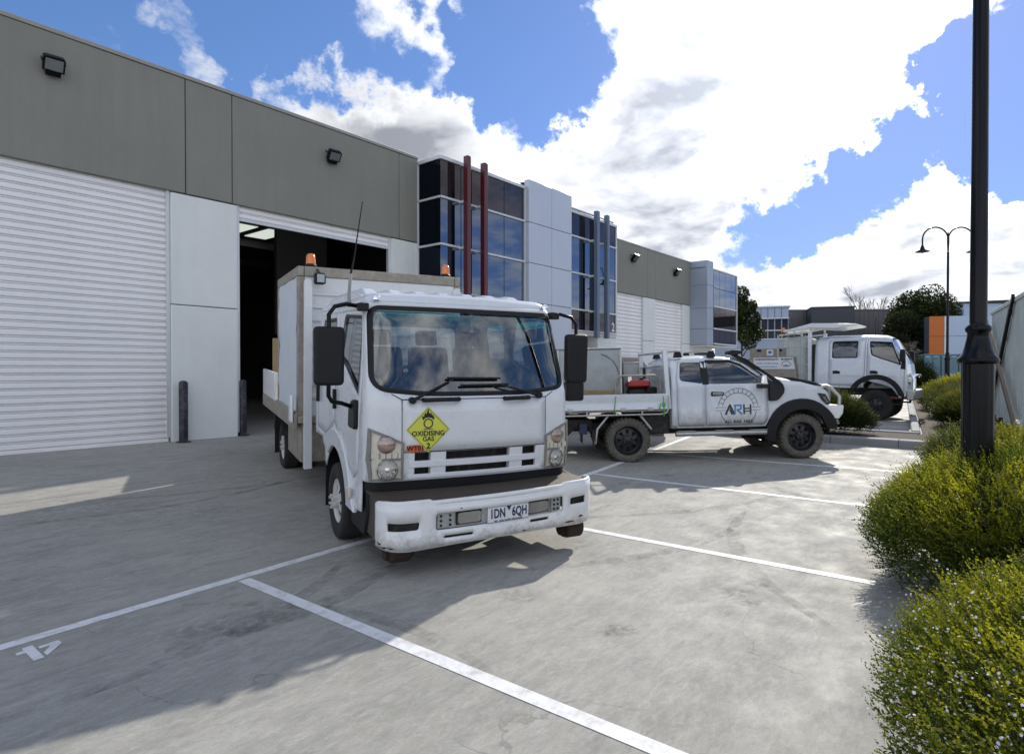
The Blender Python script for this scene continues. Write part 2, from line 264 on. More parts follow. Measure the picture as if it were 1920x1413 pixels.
# concrete yard: trowel clouds, fine grit, hairline cracks, saw cuts, oil marks
def concrete():
    m, N, L, P = _nodes('concrete')
    tcn = N.new('ShaderNodeTexCoord'); ob = tcn.outputs['Object']
    def noise(s, d, r, st=None, dist=0):
        n = N.new('ShaderNodeTexNoise'); n.inputs['Scale'].default_value = s; n.inputs['Detail'].default_value = d; n.inputs['Roughness'].default_value = r; n.inputs['Distortion'].default_value = dist
        v = ob
        if st:
            mp = N.new('ShaderNodeMapping'); mp.inputs['Scale'].default_value = st; mp.inputs['Rotation'].default_value = (0, 0, R(-14)); L.new(ob, mp.inputs[0]); v = mp.outputs[0]
        L.new(v, n.inputs['Vector']); return n.outputs[0]
    def rng_(v, a, b, lo=0., hi=1.):
        n = N.new('ShaderNodeMapRange'); n.inputs[1].default_value = a; n.inputs[2].default_value = b; n.inputs[3].default_value = lo; n.inputs[4].default_value = hi; L.new(v, n.inputs[0]); return n.outputs[0]
    def mix(f, a, b, bt='MIX'):
        n = N.new('ShaderNodeMix'); n.data_type = 'RGBA'; n.blend_type = bt
        for s, v in ((n.inputs[0], f), (n.inputs[6], a), (n.inputs[7], b)):
            if isinstance(v, bpy.types.NodeSocket): L.new(v, s)
            else: s.default_value = v
        return n.outputs[2]
    def ma(op, a, b):
        n = N.new('ShaderNodeMath'); n.operation = op
        for s, v in ((n.inputs[0], a), (n.inputs[1], b)):
            if isinstance(v, bpy.types.NodeSocket): L.new(v, s)
            else: s.default_value = v
        return n.outputs[0]
    c = mix(rng_(noise(.55, 7, .62), .33, .68), (.245, .241, .22, 1), (.365, .354, .316, 1))
    c = mix(rng_(noise(1.0, 9, .66, (.7, 3.0, 1), .6), .40, .72, 0, .75), c, (.41, .40, .365, 1))
    c = mix(rng_(noise(2.3, 10, .7, (1, 2.4, 1), .4), .46, .72, 0, .7), c, (.205, .205, .20, 1))
    c = mix(rng_(noise(5.0, 10, .75, (.6, 2.6, 1), .8), .50, .70, 0, .5), c, (.45, .44, .415, 1))
    c = mix(rng_(noise(4.1, 10, .75, (.5, 3.0, 1), .5), .54, .70, 0, .55), c, (.19, .19, .188, 1))
    c = mix(rng_(noise(11, 9, .78, (.8, 1.6, 1), .6), .47, .62, 0, .42), c, (.46, .452, .425, 1))
    c = mix(rng_(noise(17, 9, .78, (.8, 1.5, 1), .4), .52, .66, 0, .40), c, (.17, .168, .16, 1))
    c = mix(rng_(noise(120, 4, .7), .42, .70, 0, .5), c, (.19, .187, .175, 1))
    c = mix(rng_(noise(60, 6, .75), .55, .72, 0, .45), c, (.48, .47, .44, 1))
    # hairline cracks
    vo = N.new('ShaderNodeTexVoronoi'); vo.feature = 'DISTANCE_TO_EDGE'; vo.inputs['Scale'].default_value = .42
    wp = N.new('ShaderNodeVectorMath'); wp.operation = 'ADD'; nn = N.new('ShaderNodeTexNoise'); nn.inputs['Scale'].default_value = 1.6; nn.inputs['Detail'].default_value = 8; L.new(ob, nn.inputs['Vector'])
    sc = N.new('ShaderNodeVectorMath'); sc.operation = 'SCALE'; sc.inputs['Scale'].default_value = 1.1; L.new(nn.outputs['Color'], sc.inputs[0]); L.new(ob, wp.inputs[0]); L.new(sc.outputs[0], wp.inputs[1]); L.new(wp.outputs[0], vo.inputs['Vector'])
    ck = ma('MULTIPLY', rng_(vo.outputs['Distance'], 0.0, .0045, 1, 0), rng_(noise(.9, 3, .5), .52, .60, 0, .55))
    c = mix(ck, c, (.12, .12, .115, 1))
    wq = N.new('ShaderNodeTexNoise'); wq.inputs['Scale'].default_value = 6; wq.inputs['Detail'].default_value = 6; wq.inputs['Roughness'].default_value = .7; L.new(ob, wq.inputs['Vector'])
    wsb = N.new('ShaderNodeVectorMath'); wsb.operation = 'MULTIPLY_ADD'; L.new(wq.outputs['Color'], wsb.inputs[0]); wsb.inputs[1].default_value = (.30, .30, .30); L.new(ob, wsb.inputs[2])
    # oil and water marks at their places on the slab (x, y, radius, strength)
    for (sx, sy, sr, sa) in [(3.55, 2.02, .13, .7), (4.74, 1.70, .13, .75), (5.02, 1.61, .11, .65), (4.58, 1.55, .10, .7), (7.65, 1.67, .26, .6), (7.35, 1.62, .16, .5), (3.65, 2.95, .20, .4), (4.85, 2.75, .16, .35), (2.05, 4.05, .30, .4), (1.75, 4.15, .2, .35), (2.3, 4.0, .22, .35),
                             (6.3, 1.35, .12, .5), (6.2, 1.05, .2, .45), (9.2, 4.4, .14, .7), (8.2, 4.6, .10, .6), (13.2, 2.9, .28, .6), (2.3, 8.0, .9, .3), (3.2, 7.2, .6, .25), (7.0, 3.3, .5, .25), (6.6, 2.4, .4, .2)]:
        v = N.new('ShaderNodeVectorMath'); v.operation = 'DISTANCE'; L.new(wsb.outputs[0], v.inputs[0]); v.inputs[1].default_value = (sx + .15, sy + .15, .15)
        f = ma('MULTIPLY', rng_(v.outputs['Value'], sr * .45, sr * 1.15, sa, 0), rng_(noise(14, 6, .75), .40, .58))
        c = mix(f, c, (.09, .088, .085, 1))
    L.new(c, P.inputs['Base Color'])
    L.new(rng_(noise(3, 6, .6), .3, .7, .62, .88), P.inputs['Roughness'])
    P.inputs['Specular IOR Level'].default_value = .35
    b = N.new('ShaderNodeBump'); b.inputs['Strength'].default_value = .13; b.inputs['Distance'].default_value = .01
    L.new(ma('ADD', noise(40, 8, .7), ma('MULTIPLY', noise(2.5, 6, .6), 1.2)), b.inputs['Height']); L.new(b.outputs[0], P.inputs['Normal'])
    MATS['concrete'] = m
concrete()
# foliage: colour comes from a per-leaf attribute, thin leaves let some light through
def foliage(name, trans=.35):
    m, N, L, P = _nodes(name)
    a = N.new('ShaderNodeAttribute'); a.attribute_name = 'tint'
    L.new(a.outputs['Color'], P.inputs['Base Color']); P.inputs['Roughness'].default_value = .55; P.inputs['Specular IOR Level'].default_value = .3
    t = N.new('ShaderNodeBsdfTranslucent'); L.new(a.outputs['Color'], t.inputs[0])
    s = N.new('ShaderNodeMixShader'); s.inputs[0].default_value = trans; L.new(P.outputs[0], s.inputs[1]); L.new(t.outputs[0], s.inputs[2]); L.new(s.outputs[0], N['Material Output'].inputs[0])
    MATS[name] = m
foliage('foliage', .4)
def stainmat(name, c, amt, scale):
    m, N, L, P = _nodes(name); P.inputs['Base Color'].default_value = (*c, 1); P.inputs['Roughness'].default_value = .8
    tcn = N.new('ShaderNodeTexCoord'); n1 = N.new('ShaderNodeTexNoise'); n1.inputs['Scale'].default_value = scale; n1.inputs['Detail'].default_value = 8; n1.inputs['Roughness'].default_value = .75; L.new(tcn.outputs['Object'], n1.inputs['Vector'])
    r_ = N.new('ShaderNodeMapRange'); r_.inputs[1].default_value = .42; r_.inputs[2].default_value = .68; r_.inputs[4].default_value = amt; L.new(n1.outputs[0], r_.inputs[0]); L.new(r_.outputs[0], P.inputs['Alpha']); MATS[name] = m
stainmat('tyre_mark', (.08, .08, .08), .32, 5.0)
mat('petal', (.72, .70, .74), .7, var=.1)

# ------------------------------------------------------------------ mesh helpers
class MB:
    def __init__(s): s.v = []; s.f = []; s.m = []
    def add(s, vs, fs, mi=0):
        b = len(s.v); s.v += [tuple(v) for v in vs]; s.f += [tuple(i + b for i in f) for f in fs]; s.m += [mi] * len(fs); return s
    def box(s, x0, x1, y0, y1, z0, z1, mi=0):
        return s.add([(x0, y0, z0), (x1, y0, z0), (x1, y1, z0), (x0, y1, z0), (x0, y0, z1), (x1, y0, z1), (x1, y1, z1), (x0, y1, z1)],
                     [(3, 2, 1, 0), (4, 5, 6, 7), (0, 1, 5, 4), (1, 2, 6, 5), (2, 3, 7, 6), (3, 0, 4, 7)], mi)
    def bar(s, a, b, w, h, up=(0, 0, 1), mi=0):
        a = Vector(a); b = Vector(b); d = (b - a).normalized(); u = Vector(up)
        if abs(d.dot(u)) > .98: u = Vector((1, 0, 0))
        r = d.cross(u).normalized(); u = r.cross(d)
        vs = [p + r * sx * w / 2 + u * sz * h / 2 for p in (a, b) for sx, sz in ((-1, -1), (1, -1), (1, 1), (-1, 1))]
        return s.add(vs, [(0, 1, 2, 3), (7, 6, 5, 4), (0, 4, 5, 1), (1, 5, 6, 2), (2, 6, 7, 3), (3, 7, 4, 0)], mi)
    def tube(s, pts, r, n=8, cap=True, mi=0, closed=False):
        pts = [Vector(p) for p in pts]; k = len(pts); rad = r if isinstance(r, (list, tuple)) else [r] * k
        b = len(s.v); ref = None
        for i, p in enumerate(pts):
            if closed: t = (pts[(i + 1) % k] - pts[i - 1]).normalized()
            else: t = (pts[min(i + 1, k - 1)] - pts[max(i - 1, 0)]).normalized()
            if ref is None: ref = Vector((0, 0, 1)) if abs(t.z) < .9 else Vector((1, 0, 0))
            a = t.cross(ref).normalized(); c = a.cross(t).normalized(); ref = c
            for j in range(n):
                th = 2 * math.pi * j / n; s.v.append(tuple(p + (a * math.cos(th) + c * math.sin(th)) * rad[i]))
        for i in range(k if closed else k - 1):
            for j in range(n):
                i2 = (i + 1) % k
                s.f.append((b + i * n + j, b + i * n + (j + 1) % n, b + i2 * n + (j + 1) % n, b + i2 * n + j)); s.m.append(mi)
        if cap and not closed:
            s.f.append(tuple(b + j for j in range(n))[::-1]); s.m.append(mi); s.f.append(tuple(b + (k - 1) * n + j for j in range(n))); s.m.append(mi)
        return s
    def cyl(s, a, b, r, n=16, r2=None, mi=0): return s.tube([a, b], [r, r if r2 is None else r2], n, True, mi)
    def lathe(s, prof, n=24, c=(0, 0, 0), axis='z', mi=0, cap=True):
        b = len(s.v); k = len(prof)
        for (r, h) in prof:
            for j in range(n):
                t = 2 * math.pi * j / n; p = (r * math.cos(t), r * math.sin(t), h)
                if axis == 'y': p = (p[0], p[2], p[1])
                if axis == 'x': p = (p[2], p[0], p[1])
                s.v.append((p[0] + c[0], p[1] + c[1], p[2] + c[2]))
        for i in range(k - 1):
            for j in range(n):
                s.f.append((b + i * n + j, b + i * n + (j + 1) % n, b + (i + 1) * n + (j + 1) % n, b + (i + 1) * n + j)); s.m.append(mi)
        if cap:
            for i in (0, k - 1):
                if prof[i][0] > 1e-5: s.f.append(tuple(b + i * n + j for j in range(n))); s.m.append(mi)
        return s
    def prism(s, poly, fn, c0, c1, mi=0):
        n = len(poly); vs = [fn(a, b, c0) for a, b in poly] + [fn(a, b, c1) for a, b in poly]
        fs = [tuple(range(n)), tuple(range(2 * n - 1, n - 1, -1))] + [(i, n + i, n + (i + 1) % n, (i + 1) % n) for i in range(n)]
        return s.add(vs, fs, mi)
    def grid(s, rows, mi=0):
        k = len(rows[0]); vs = [p for r_ in rows for p in r_]
        return s.add(vs, [(i * k + j, i * k + j + 1, (i + 1) * k + j + 1, (i + 1) * k + j) for i in range(len(rows) - 1) for j in range(k - 1)], mi)
    def build(s, name, mats, parent=None, smooth=None, bevel=0, solid=0, seg=2, fix=True):
        me = bpy.data.meshes.new(name); me.from_pydata(s.v, [], s.f)
        if not isinstance(mats, (list, tuple)): mats = [mats]
        for x in mats: me.materials.append(MATS[x])
        if len(mats) > 1: me.polygons.foreach_set('material_index', s.m)
        if fix:
            bm = bmesh.new(); bm.from_mesh(me); bmesh.ops.recalc_face_normals(bm, faces=bm.faces); bm.to_mesh(me); bm.free()
        if smooth is not None:
            me.shade_smooth(); me.set_sharp_from_angle(angle=R(smooth))
        me.update()
        o = bpy.data.objects.new(name, me); col.objects.link(o)
        if parent: o.parent = parent
        if solid:
            q = o.modifiers.new('thickness', 'SOLIDIFY'); q.thickness = solid; q.offset = 0
        if bevel:
            q = o.modifiers.new('edge', 'BEVEL'); q.width = bevel; q.segments = seg; q.limit_method = 'ANGLE'; q.angle_limit = R(40)
            if smooth is None: me.shade_smooth(); me.set_sharp_from_angle(angle=R(35))
        return o
def tag(o, label, cat, group=None):
    o['label'] = label; o['category'] = cat
    if group: o['group'] = group
    return o
def thing(name, label, cat, loc=(0, 0, 0), rot=(0, 0, 0), group=None):
    o = bpy.data.objects.new(name, None); col.objects.link(o); o.location = loc; o.rotation_euler = rot; o.empty_display_size = .3
    return tag(o, label, cat, group)
def node(name, parent, loc=(0, 0, 0), rot=(0, 0, 0)):
    o = bpy.data.objects.new(name, None); col.objects.link(o); o.parent = parent; o.location = loc; o.rotation_euler = rot; o.empty_display_size = .1; return o
def struct(o): o['kind'] = 'structure'; return o
def inst(src, name, parent, loc=(0, 0, 0), rot=(0, 0, 0), sc=(1, 1, 1)):
    o = src.copy(); o.name = name; col.objects.link(o); o.parent = parent; o.location = loc; o.rotation_euler = rot; o.scale = sc; return o
def rpoly(pts, r, n=5):
    """Polygon with rounded corners; r one radius or one per corner."""
    out_ = []; k = len(pts)
    for i in range(k):
        p = Vector(pts[i]); a = Vector(pts[i - 1]) - p; b = Vector(pts[(i + 1) % k]) - p
        ri = r[i] if isinstance(r, (list, tuple)) else r
        if ri <= 0: out_.append(tuple(p)); continue
        d = min(ri, a.length * .48, b.length * .48); pa = p + a.normalized() * d; pb = p + b.normalized() * d
        for j in range(n + 1):
            t = j / n; out_.append(tuple(pa * (1 - t) ** 2 + p * 2 * t * (1 - t) + pb * t * t))
    return out_
def densify(poly, step):
    o_ = []
    for i in range(len(poly)):
        a = Vector(poly[i]); b = Vector(poly[(i + 1) % len(poly)]); k = max(1, int((b - a).length / step))
        o_ += [tuple(a + (b - a) * j / k) for j in range(k)]
    return o_
def inpoly(x, y, P_):
    c = False; j = len(P_) - 1
    for i in range(len(P_)):
        if (P_[i][1] > y) != (P_[j][1] > y) and x < (P_[j][0] - P_[i][0]) * (y - P_[i][1]) / (P_[j][1] - P_[i][1]) + P_[i][0]: c = not c
        j = i
    return c
def sheet(outer, holes, step, fn, mb=None, mi=0):
    """Triangulated sheet with holes, mapped from 2D to 3D by fn."""
    outer = densify(outer, step); holes = [densify(h, step) for h in holes]
    vs = []; es = []
    for loop in [outer] + holes:
        b = len(vs); vs += [Vector(p) for p in loop]; es += [(b + i, b + (i + 1) % len(loop)) for i in range(len(loop))]
    x0 = min(p[0] for p in outer); x1 = max(p[0] for p in outer); y0 = min(p[1] for p in outer); y1 = max(p[1] for p in outer)
    bp = np.array([tuple(v) for v in vs])
    nx = int((x1 - x0) / step); ny = int((y1 - y0) / step)
    for i in range(1, nx):
        for j in range(1, ny):
            x = x0 + (x1 - x0) * i / nx; y = y0 + (y1 - y0) * j / ny
            if inpoly(x, y, outer) and not any(inpoly(x, y, h) for h in holes) and np.min((bp[:, 0] - x) ** 2 + (bp[:, 1] - y) ** 2) > (step * .45) ** 2: vs.append(Vector((x, y)))
    v2, e2, f2, *_ = delaunay_2d_cdt(vs, es, [], 0, 1e-7)
    keep = []
    for f in f2:
        cx = sum(v2[i].x for i in f) / len(f); cy = sum(v2[i].y for i in f) / len(f)
        if inpoly(cx, cy, outer) and not any(inpoly(cx, cy, h) for h in holes): keep.append(tuple(f))
    mb = mb or MB(); return mb.add([fn(v.x, v.y) for v in v2], keep, mi)
def ring(o_, i_, fn, mb=None, mi=0):
    """Band between two loops with equal point counts."""
    mb = mb or MB(); n = len(o_)
    return mb.add([fn(*p) for p in o_] + [fn(*p) for p in i_], [(k, (k + 1) % n, n + (k + 1) % n, n + k) for k in range(n)], mi)
def shrink(poly, d):
    """Inset a simple convex-ish loop by d."""
    n = len(poly); area = sum(poly[i - 1][0] * poly[i][1] - poly[i][0] * poly[i - 1][1] for i in range(n)); sg = 1 if area > 0 else -1
    o_ = []
    for i in range(n):
        a = Vector(poly[i - 1]); p = Vector(poly[i]); b = Vector(poly[(i + 1) % n])
        t = (b - a)
        if t.length < 1e-9: o_.append(tuple(p)); continue
        t.normalize(); o_.append((p.x - t.y * d * sg, p.y + t.x * d * sg))
    return o_
def text(s, size, material, parent, name, origin, right, upv, align='CENTER', bold=0.0, sx=1.0, lift=.002, shear=0.0, space=1.0):
    cu = bpy.data.curves.new(name, 'FONT'); cu.body = s; cu.size = size; cu.align_x = align; cu.align_y = 'CENTER'; cu.offset = bold; cu.extrude = .0006; cu.resolution_u = 3; cu.shear = shear; cu.space_character = space
    t = bpy.data.objects.new('tmp_text', cu); col.objects.link(t)
    dg = bpy.context.evaluated_depsgraph_get(); me = bpy.data.meshes.new_from_object(t.evaluated_get(dg)); bpy.data.objects.remove(t)
    r_ = Vector(right).normalized(); u_ = Vector(upv).normalized(); n_ = r_.cross(u_)
    M = Matrix(((r_.x * sx, u_.x, n_.x, origin[0] + n_.x * lift), (r_.y * sx, u_.y, n_.y, origin[1] + n_.y * lift), (r_.z * sx, u_.z, n_.z, origin[2] + n_.z * lift), (0, 0, 0, 1)))
    me.transform(M); me.materials.clear(); me.materials.append(MATS[material]); me.name = name
    o = bpy.data.objects.new(name, me); col.objects.link(o)
    if parent: o.parent = parent
    return o
# ------------------------------------------------------------------ ground
VF = 12.32; ZF = 0.36
def gz(x, y):
    t = min(1, max(0, (x - 7) / 12.0)); b = .24 * t * t * (3 - 2 * t)
    k = min(1, max(0, (y - 5.3) / 7.02)); return b + (ZF - b) * k
xs = [-400, -60, -10, 0, 4] + [7 + .75 * i for i in range(17)] + [24, 40, 80, 200, 900]
ys = [-500, -60, -10, -2, 0, 2, 4, 5.3, 7, 9, 11, 12.32, 14, 30, 120, 700]
ground = struct(MB().grid([[(x, y, gz(x, y)) for x in xs] for y in ys]).build('ground', 'concrete', smooth=40))
def strip(name, a, b, w, m='paint', lift=.002, w2=None):
    a = Vector((*a, 0)); b = Vector((*b, 0)); d = (b - a); n = Vector((-d.y, d.x, 0)).normalized(); k = max(1, int(d.length / .4)); mb = MB(); rows = []
    for i in range(k + 1):
        p = a + d * i / k; ww = (w + ((w2 or w) - w) * i / k) / 2
        q, s = p + n * ww, p - n * ww; rows.append([(q.x, q.y, gz(q.x, q.y) + lift), (s.x, s.y, gz(s.x, s.y) + lift)])
    return mb.grid(rows).build(name, m, ground)
strip('painted_line', (-5, 4.36), (8.66, 5.44), .10); strip('painted_line', (8.66, 5.44), (14.2, 6.03), .10)
strip('painted_line', (2.47, 4.87), (2.55, .9), .105, lift=.003)
strip('painted_line', (5.56, 5.10), (5.64, .9), .105, lift=.003)
strip('painted_line', (8.60, 5.38), (8.75, .9), .105, lift=.003)
strip('painted_line', (11.15, 5.70), (11.62, .9), .105, lift=.003)
for i, u in enumerate((18.4, 21.6, 25.0, 28.7, 32.2, 35.9, 41.6)):
    strip('painted_line', (u, 5.6), (u + .1, 2.0), .10, lift=.003)
# stencilled bay number 4 (read from the other side of the line)
nb = MB()
def gq(pts): nb.add([(x, y, gz(x, y) + .003) for x, y in pts], [tuple(range(len(pts)))])
def on_ground(x, y, z=0.0):
    d = pdir(x, y); t = (z - EYE) / d.z; return Vector((0, 0, EYE)) + d * t
for loop in ([(345, 540), (520, 480), (490, 430), (730, 355), (1005, 625), (760, 710), (590, 535), (380, 590)], [(865, 385), (1310, 240), (1400, 290), (1060, 585), (985, 520), (1130, 360), (890, 430)]):
    q = [on_ground(a / 12, 1180 + b / 12) for a, b in loop]; nb.add([(p.x, p.y, .003) for p in q], [tuple(range(len(q)))])
nb.build('bay_number', 'paint', ground)
for a, b in (((6.15, 12.3), (6.15, 5.45)), ((-4, 8.9), (16, 8.9)), ((11.0, 11.3), (11.0, 5.9))):
    strip('control_joint', a, b, .008, 'joint', .001)

def tyre_mark(cx, cy, r, a0, a1, w=.16):
    k = 24; rows = []
    for i in range(k + 1):
        a = R(a0 + (a1 - a0) * i / k); ww = w * (.35 + .65 * math.sin(math.pi * (i + .5) / (k + 1)))
        rows.append([(cx + (r + q * ww) * math.cos(a), cy + (r + q * ww) * math.sin(a), gz(cx + r * math.cos(a), cy + r * math.sin(a)) + .0015) for q in (-.5, .5)])
    MB().grid(rows).build('tyre_mark', 'tyre_mark', ground)
for a in ((2.2, 6.5, 2.6, 255, 300, .18), (1.0, 7.2, 3.4, 265, 310, .16), (6.5, 6.0, 3.6, 225, 275, .15), (6.5, 6.0, 2.0, 215, 280, .14), (9.5, 7.5, 5.0, 225, 262, .16), (8.0, -2.0, 4.6, 95, 140, .15), (3.0, 12.5, 4.8, 235, 290, .2), (4.6, 12.8, 4.8, 240, 300, .2), (.5, 3.0, 2.2, -20, 50, .13), (11.5, .5, 3.2, 110, 170, .15)): tyre_mark(*a)
# ------------------------------------------------------------------ roller doors
def slat_mesh(w, pitch):
    """one interlocking slat: broad bow, shadow groove, narrow bead"""
    prof = [(.018, 0), (-.010, .004), (-.019, .012), (-.022, pitch * .35), (-.019, pitch * .66), (-.010, pitch * .70), (.020, pitch * .72), (.020, pitch * .78), (-.008, pitch * .80), (-.012, pitch * .86), (-.008, pitch * .92), (.018, pitch * .94), (.018, pitch)]
    return MB().grid([[(0, y, z) for y, z in prof], [(w, y, z) for y, z in prof]])
def roller_door(parent, u0, u1, z0, z1, y, pitch=.122, drop=None, label=None):
    d = node('roller_door', parent, (u0, y, z0))
    if label: d['label'] = label
    n = int((z1 - z0) / pitch); first = None; start = 0 if drop is None else n - drop
    for k in range(start, n + 1):
        if first is None: first = slat_mesh(u1 - u0, pitch).build('slat', 'roller', d, smooth=30); first.location = (0, random.uniform(-.002, .002), k * pitch)
        else: inst(first, 'slat', d, (0, random.uniform(-.002, .002), k * pitch), (random.uniform(-.004, .004), 0, 0))
    zb = start * pitch
    MB().box(0, u1 - u0, -.03, .02, zb - .07, zb - .004).build('bottom_rail', 'roller' if drop is None else 'mullion', d, bevel=.006)
    for gx in (-.035, u1 - u0 - .035): MB().box(gx, gx + .07, -.045, .05, 0, z1 - z0 + .1).build('guide_rail', 'mullion', d, bevel=.005)
    return d
# ------------------------------------------------------------------ near warehouse
wh = thing('warehouse', 'long grey and white concrete panel warehouse with an open doorway behind the crew truck', 'warehouse', (0, 0, 0))
def panel(parent, u0, u1, z0, z1, m, y0=VF, th=.18, name='wall_panel', g=.008):
    return MB().box(u0 + g, u1 - g, y0, y0 + th, z0 + g, z1 - g).build(name, m, parent, bevel=.012)
ROOFZ, BAND = 7.25, 5.05
for a, b in ((-7.0, -1.2), (-1.2, 5.14), (5.14, 6.04), (6.04, 10.36), (10.36, 11.0)): panel(wh, a, b, BAND, ROOFZ - .02, 'grey_panel', VF - .02)
MB().box(-7, 11, VF + .03, VF + .15, BAND + .02, ROOFZ - .1).build('joint_backing', 'joint', wh)
MB().box(-7.05, 11.0, VF - .04, VF + .26, ROOFZ - .022, ROOFZ + .05).build('parapet_cap', 'cap', wh, bevel=.008)
for a, b in ((4.87, 6.15), (10.12, 11.0)):
    for z0, z1 in ((ZF - .05, 2.94), (2.94, BAND - .004)): panel(wh, a, b, z0, z1, 'white_panel', VF)
    MB().box(a + .02, b - .02, VF + .06, VF + .14, ZF, BAND - .05).build('joint_backing', 'joint', wh)
panel(wh, -7, -1.2, ZF - .05, BAND, 'white_panel')
for gx in (4.85, 10.09):   # door head bulkheads
    pass
roller_door(wh, -1.16, 4.84, ZF + .07, BAND - .02, VF + .09, label='closed ribbed roller door')
roller_door(wh, 6.18, 10.10, ZF + .07, BAND - .02, VF + .09, drop=1, label='roller door rolled up to the door head')
MB().box(6.18, 10.10, VF + .14, VF + .6, BAND - .02, BAND + .5).build('door_drum_housing', 'interior', wh)
# hall behind the open door
MB().box(-7, 15.9, VF + .3, VF + 21, ROOFZ - .35, ROOFZ - .25).build('roof_deck', 'interior', wh)
MB().box(-7.2, 15.9, VF + .26, VF + 21.3, ROOFZ - .18, ROOFZ - .12).build('roof', 'roof_sheet', wh)
MB().box(-7, 15.9, VF + 20.8, VF + 21, ZF - .3, ROOFZ - .35).build('rear_wall', 'interior', wh)
for u in (-7, 15.75): MB().box(u, u + .15, VF + .3, VF + 20.8, ZF - .3, ROOFZ - .35).build('side_wall', 'interior', wh)
MB().box(10.8, 15.7, 19.0, 19.15, 2.9, ROOFZ - .36).build('mezzanine_wall', 'interior_light', wh)
MB().box(12.7, 13.7, 18.93, 18.99, 5.0, 6.5).build('mezzanine_window', 'dark_void', wh)
for k in range(4): MB().bar((-7, 15 + k * 4.4, ROOFZ - .5), (15.7, 15 + k * 4.4, ROOFZ - .5), .12, .28).build('roof_beam', 'interior_light', wh)
for u in (10.6, 11.85): MB().box(u, u + .85, 21.4, 23.2, ROOFZ - .375, ROOFZ - .362).build('skylight_panel', 'skylight', wh)
# ------------------------------------------------------------------ office block with red and blue fins
of = thing('office_block', 'two storey tinted glass office front with silver panels, red fins and blue fins', 'office', (0, 0, 0))
VO = 11.47
def pane(parent, u0, u1, z0, z1, m, y=VO, t=.02, g=.012, name='glass_pane'):
    o = MB().box(u0 + g, u1 - g, y, y + t, z0 + g, z1 - g).build(name, m, parent)
    o.rotation_euler = (0, 0, 0); return o
def side_pane(parent, v0, v1, z0, z1, m, x): return MB().box(x, x + .02, v0 + .012, v1 - .012, z0 + .012, z1 - .012).build('glass_pane', m, parent)
def mull(parent, a, b, w=.055, h=.06): return MB().bar(a, b, w, h).build('mullion', 'mullion', parent, bevel=.006)
LV = [3.0, 3.72, 4.92, 6.12, 7.12]
wing1 = [11.0, 11.75, 12.55, 13.51, 14.44]; wing2 = [16.78, 17.54, 18.3, 19.1, 19.78]
MB().box(11.06, 14.44, VO + .06, VF + 3, 2.98, 7.08).build('core_wall', 'dark_void', of)
MB().box(16.76, 19.72, VO + .06, VF + 3, 2.98, 6.85).build('core_wall', 'dark_void', of)
MB().box(14.46, 16.76, VO + .06, VF + 3, 2.98, 7.3).build('core_wall', 'dark_void', of)
for cols, top in ((wing1, 7.12), (wing2, 6.92)):
    lv = LV[:-1] + [top]
    for i in range(len(cols) - 1):
        for k in range(4):
            pane(of, cols[i], cols[i + 1], lv[k], lv[k + 1], 'office_glass' if k in (1, 2) else 'spandrel_glass')
    for k in range(5):
        mull(of, (cols[0] - .02, VO - .02, lv[k] + (.02 if k == 0 else 0)), (cols[-1] + .02, VO - .02, lv[k] + (.02 if k == 0 else 0)), .06, .055 if k < 4 else .09)
    mull(of, (cols[-1], VO - .015, lv[0]), (cols[-1], VO - .015, top))
for k in range(4): side_pane(of, VO + .02, VF - .03, LV[k], LV[k + 1], 'side_pane_glass', 11.0); 
for k in range(5): mull(of, (10.99, VO, LV[k]), (10.99, VF - .02, LV[k]), .05, .055 if k < 4 else .09)
mull(of, (10.99, VF - .03, LV[0]), (10.99, VF - .03, LV[-1]), .05, .05)
# silver panels between the wings
SZ = [2.3, 3.72, 4.90, 6.10, 7.36]
for i, (a, b) in enumerate(((14.47, 15.64), (15.64, 16.74))):
    for k in range(4):
        MB().box(a + .008, b - .008, VO - .14, VO + .03, SZ[k] + .008, SZ[k + 1] - .008).build('cladding_panel', 'clad_silver', of, bevel=.006)
MB().box(14.50, 16.72, VO - .10, VO + .02, 2.32, 7.33).build('joint_backing', 'joint', of)
for x, w_, m, z1, nm in ((11.62, .13, 'red_fin', 7.25, 'red_fin'), (12.27, .14, 'red_fin', 7.23, 'red_fin'), (17.94, .15, 'blue_fin', 7.08, 'blue_fin'), (18.60, .14, 'blue_fin', 7.06, 'blue_fin')):
    MB().box(x, x + w_, VO - .37, VO - .22, 2.80, z1).build(nm, m, of, bevel=.006)
    for z in (3.7, 4.9, 6.1): MB().box(x + .02, x + w_ - .02, VO - .222, VO + .01, z - .03, z + .03).build('fin_bracket', 'mullion', of)
# underside and entry
MB().box(11.0, 19.8, VO - .02, VF + .3, 2.88, 2.985).build('soffit', 'soffit', of, bevel=.006)
MB().box(11.0, 19.8, VF + .35, VF + .5, ZF - .2, 2.88).build('ground_floor_wall', 'white_panel', of)
for a, b in ((11.5, 13.6), (13.6, 15.7), (16.2, 17.3), (17.3, 18.4)): MB().box(a + .03, b - .03, VF + .30, VF + .345, ZF, 2.75).build('entry_glass', 'spandrel_glass', of)
MB().box(18.6, 19.9, VO + .02, VF + .2, ZF - .3, 2.88).build('entry_pier', 'white_panel', of, bevel=.01)
text('2', .42, 'plate_white', of, 'unit_number', (19.60, VO - .005, 3.24), (1, 0, 0), (0, 0, 1), bold=.012)
MB().box(19.2, 19.30, VO - .012, VO - .002, 3.10, 3.13).build('unit_number_mark', 'plate_white', of)
MB().box(11.0, 19.8, VO + .1, VF + 3, 7.05, 7.1).build('roof', 'roof_sheet', of)
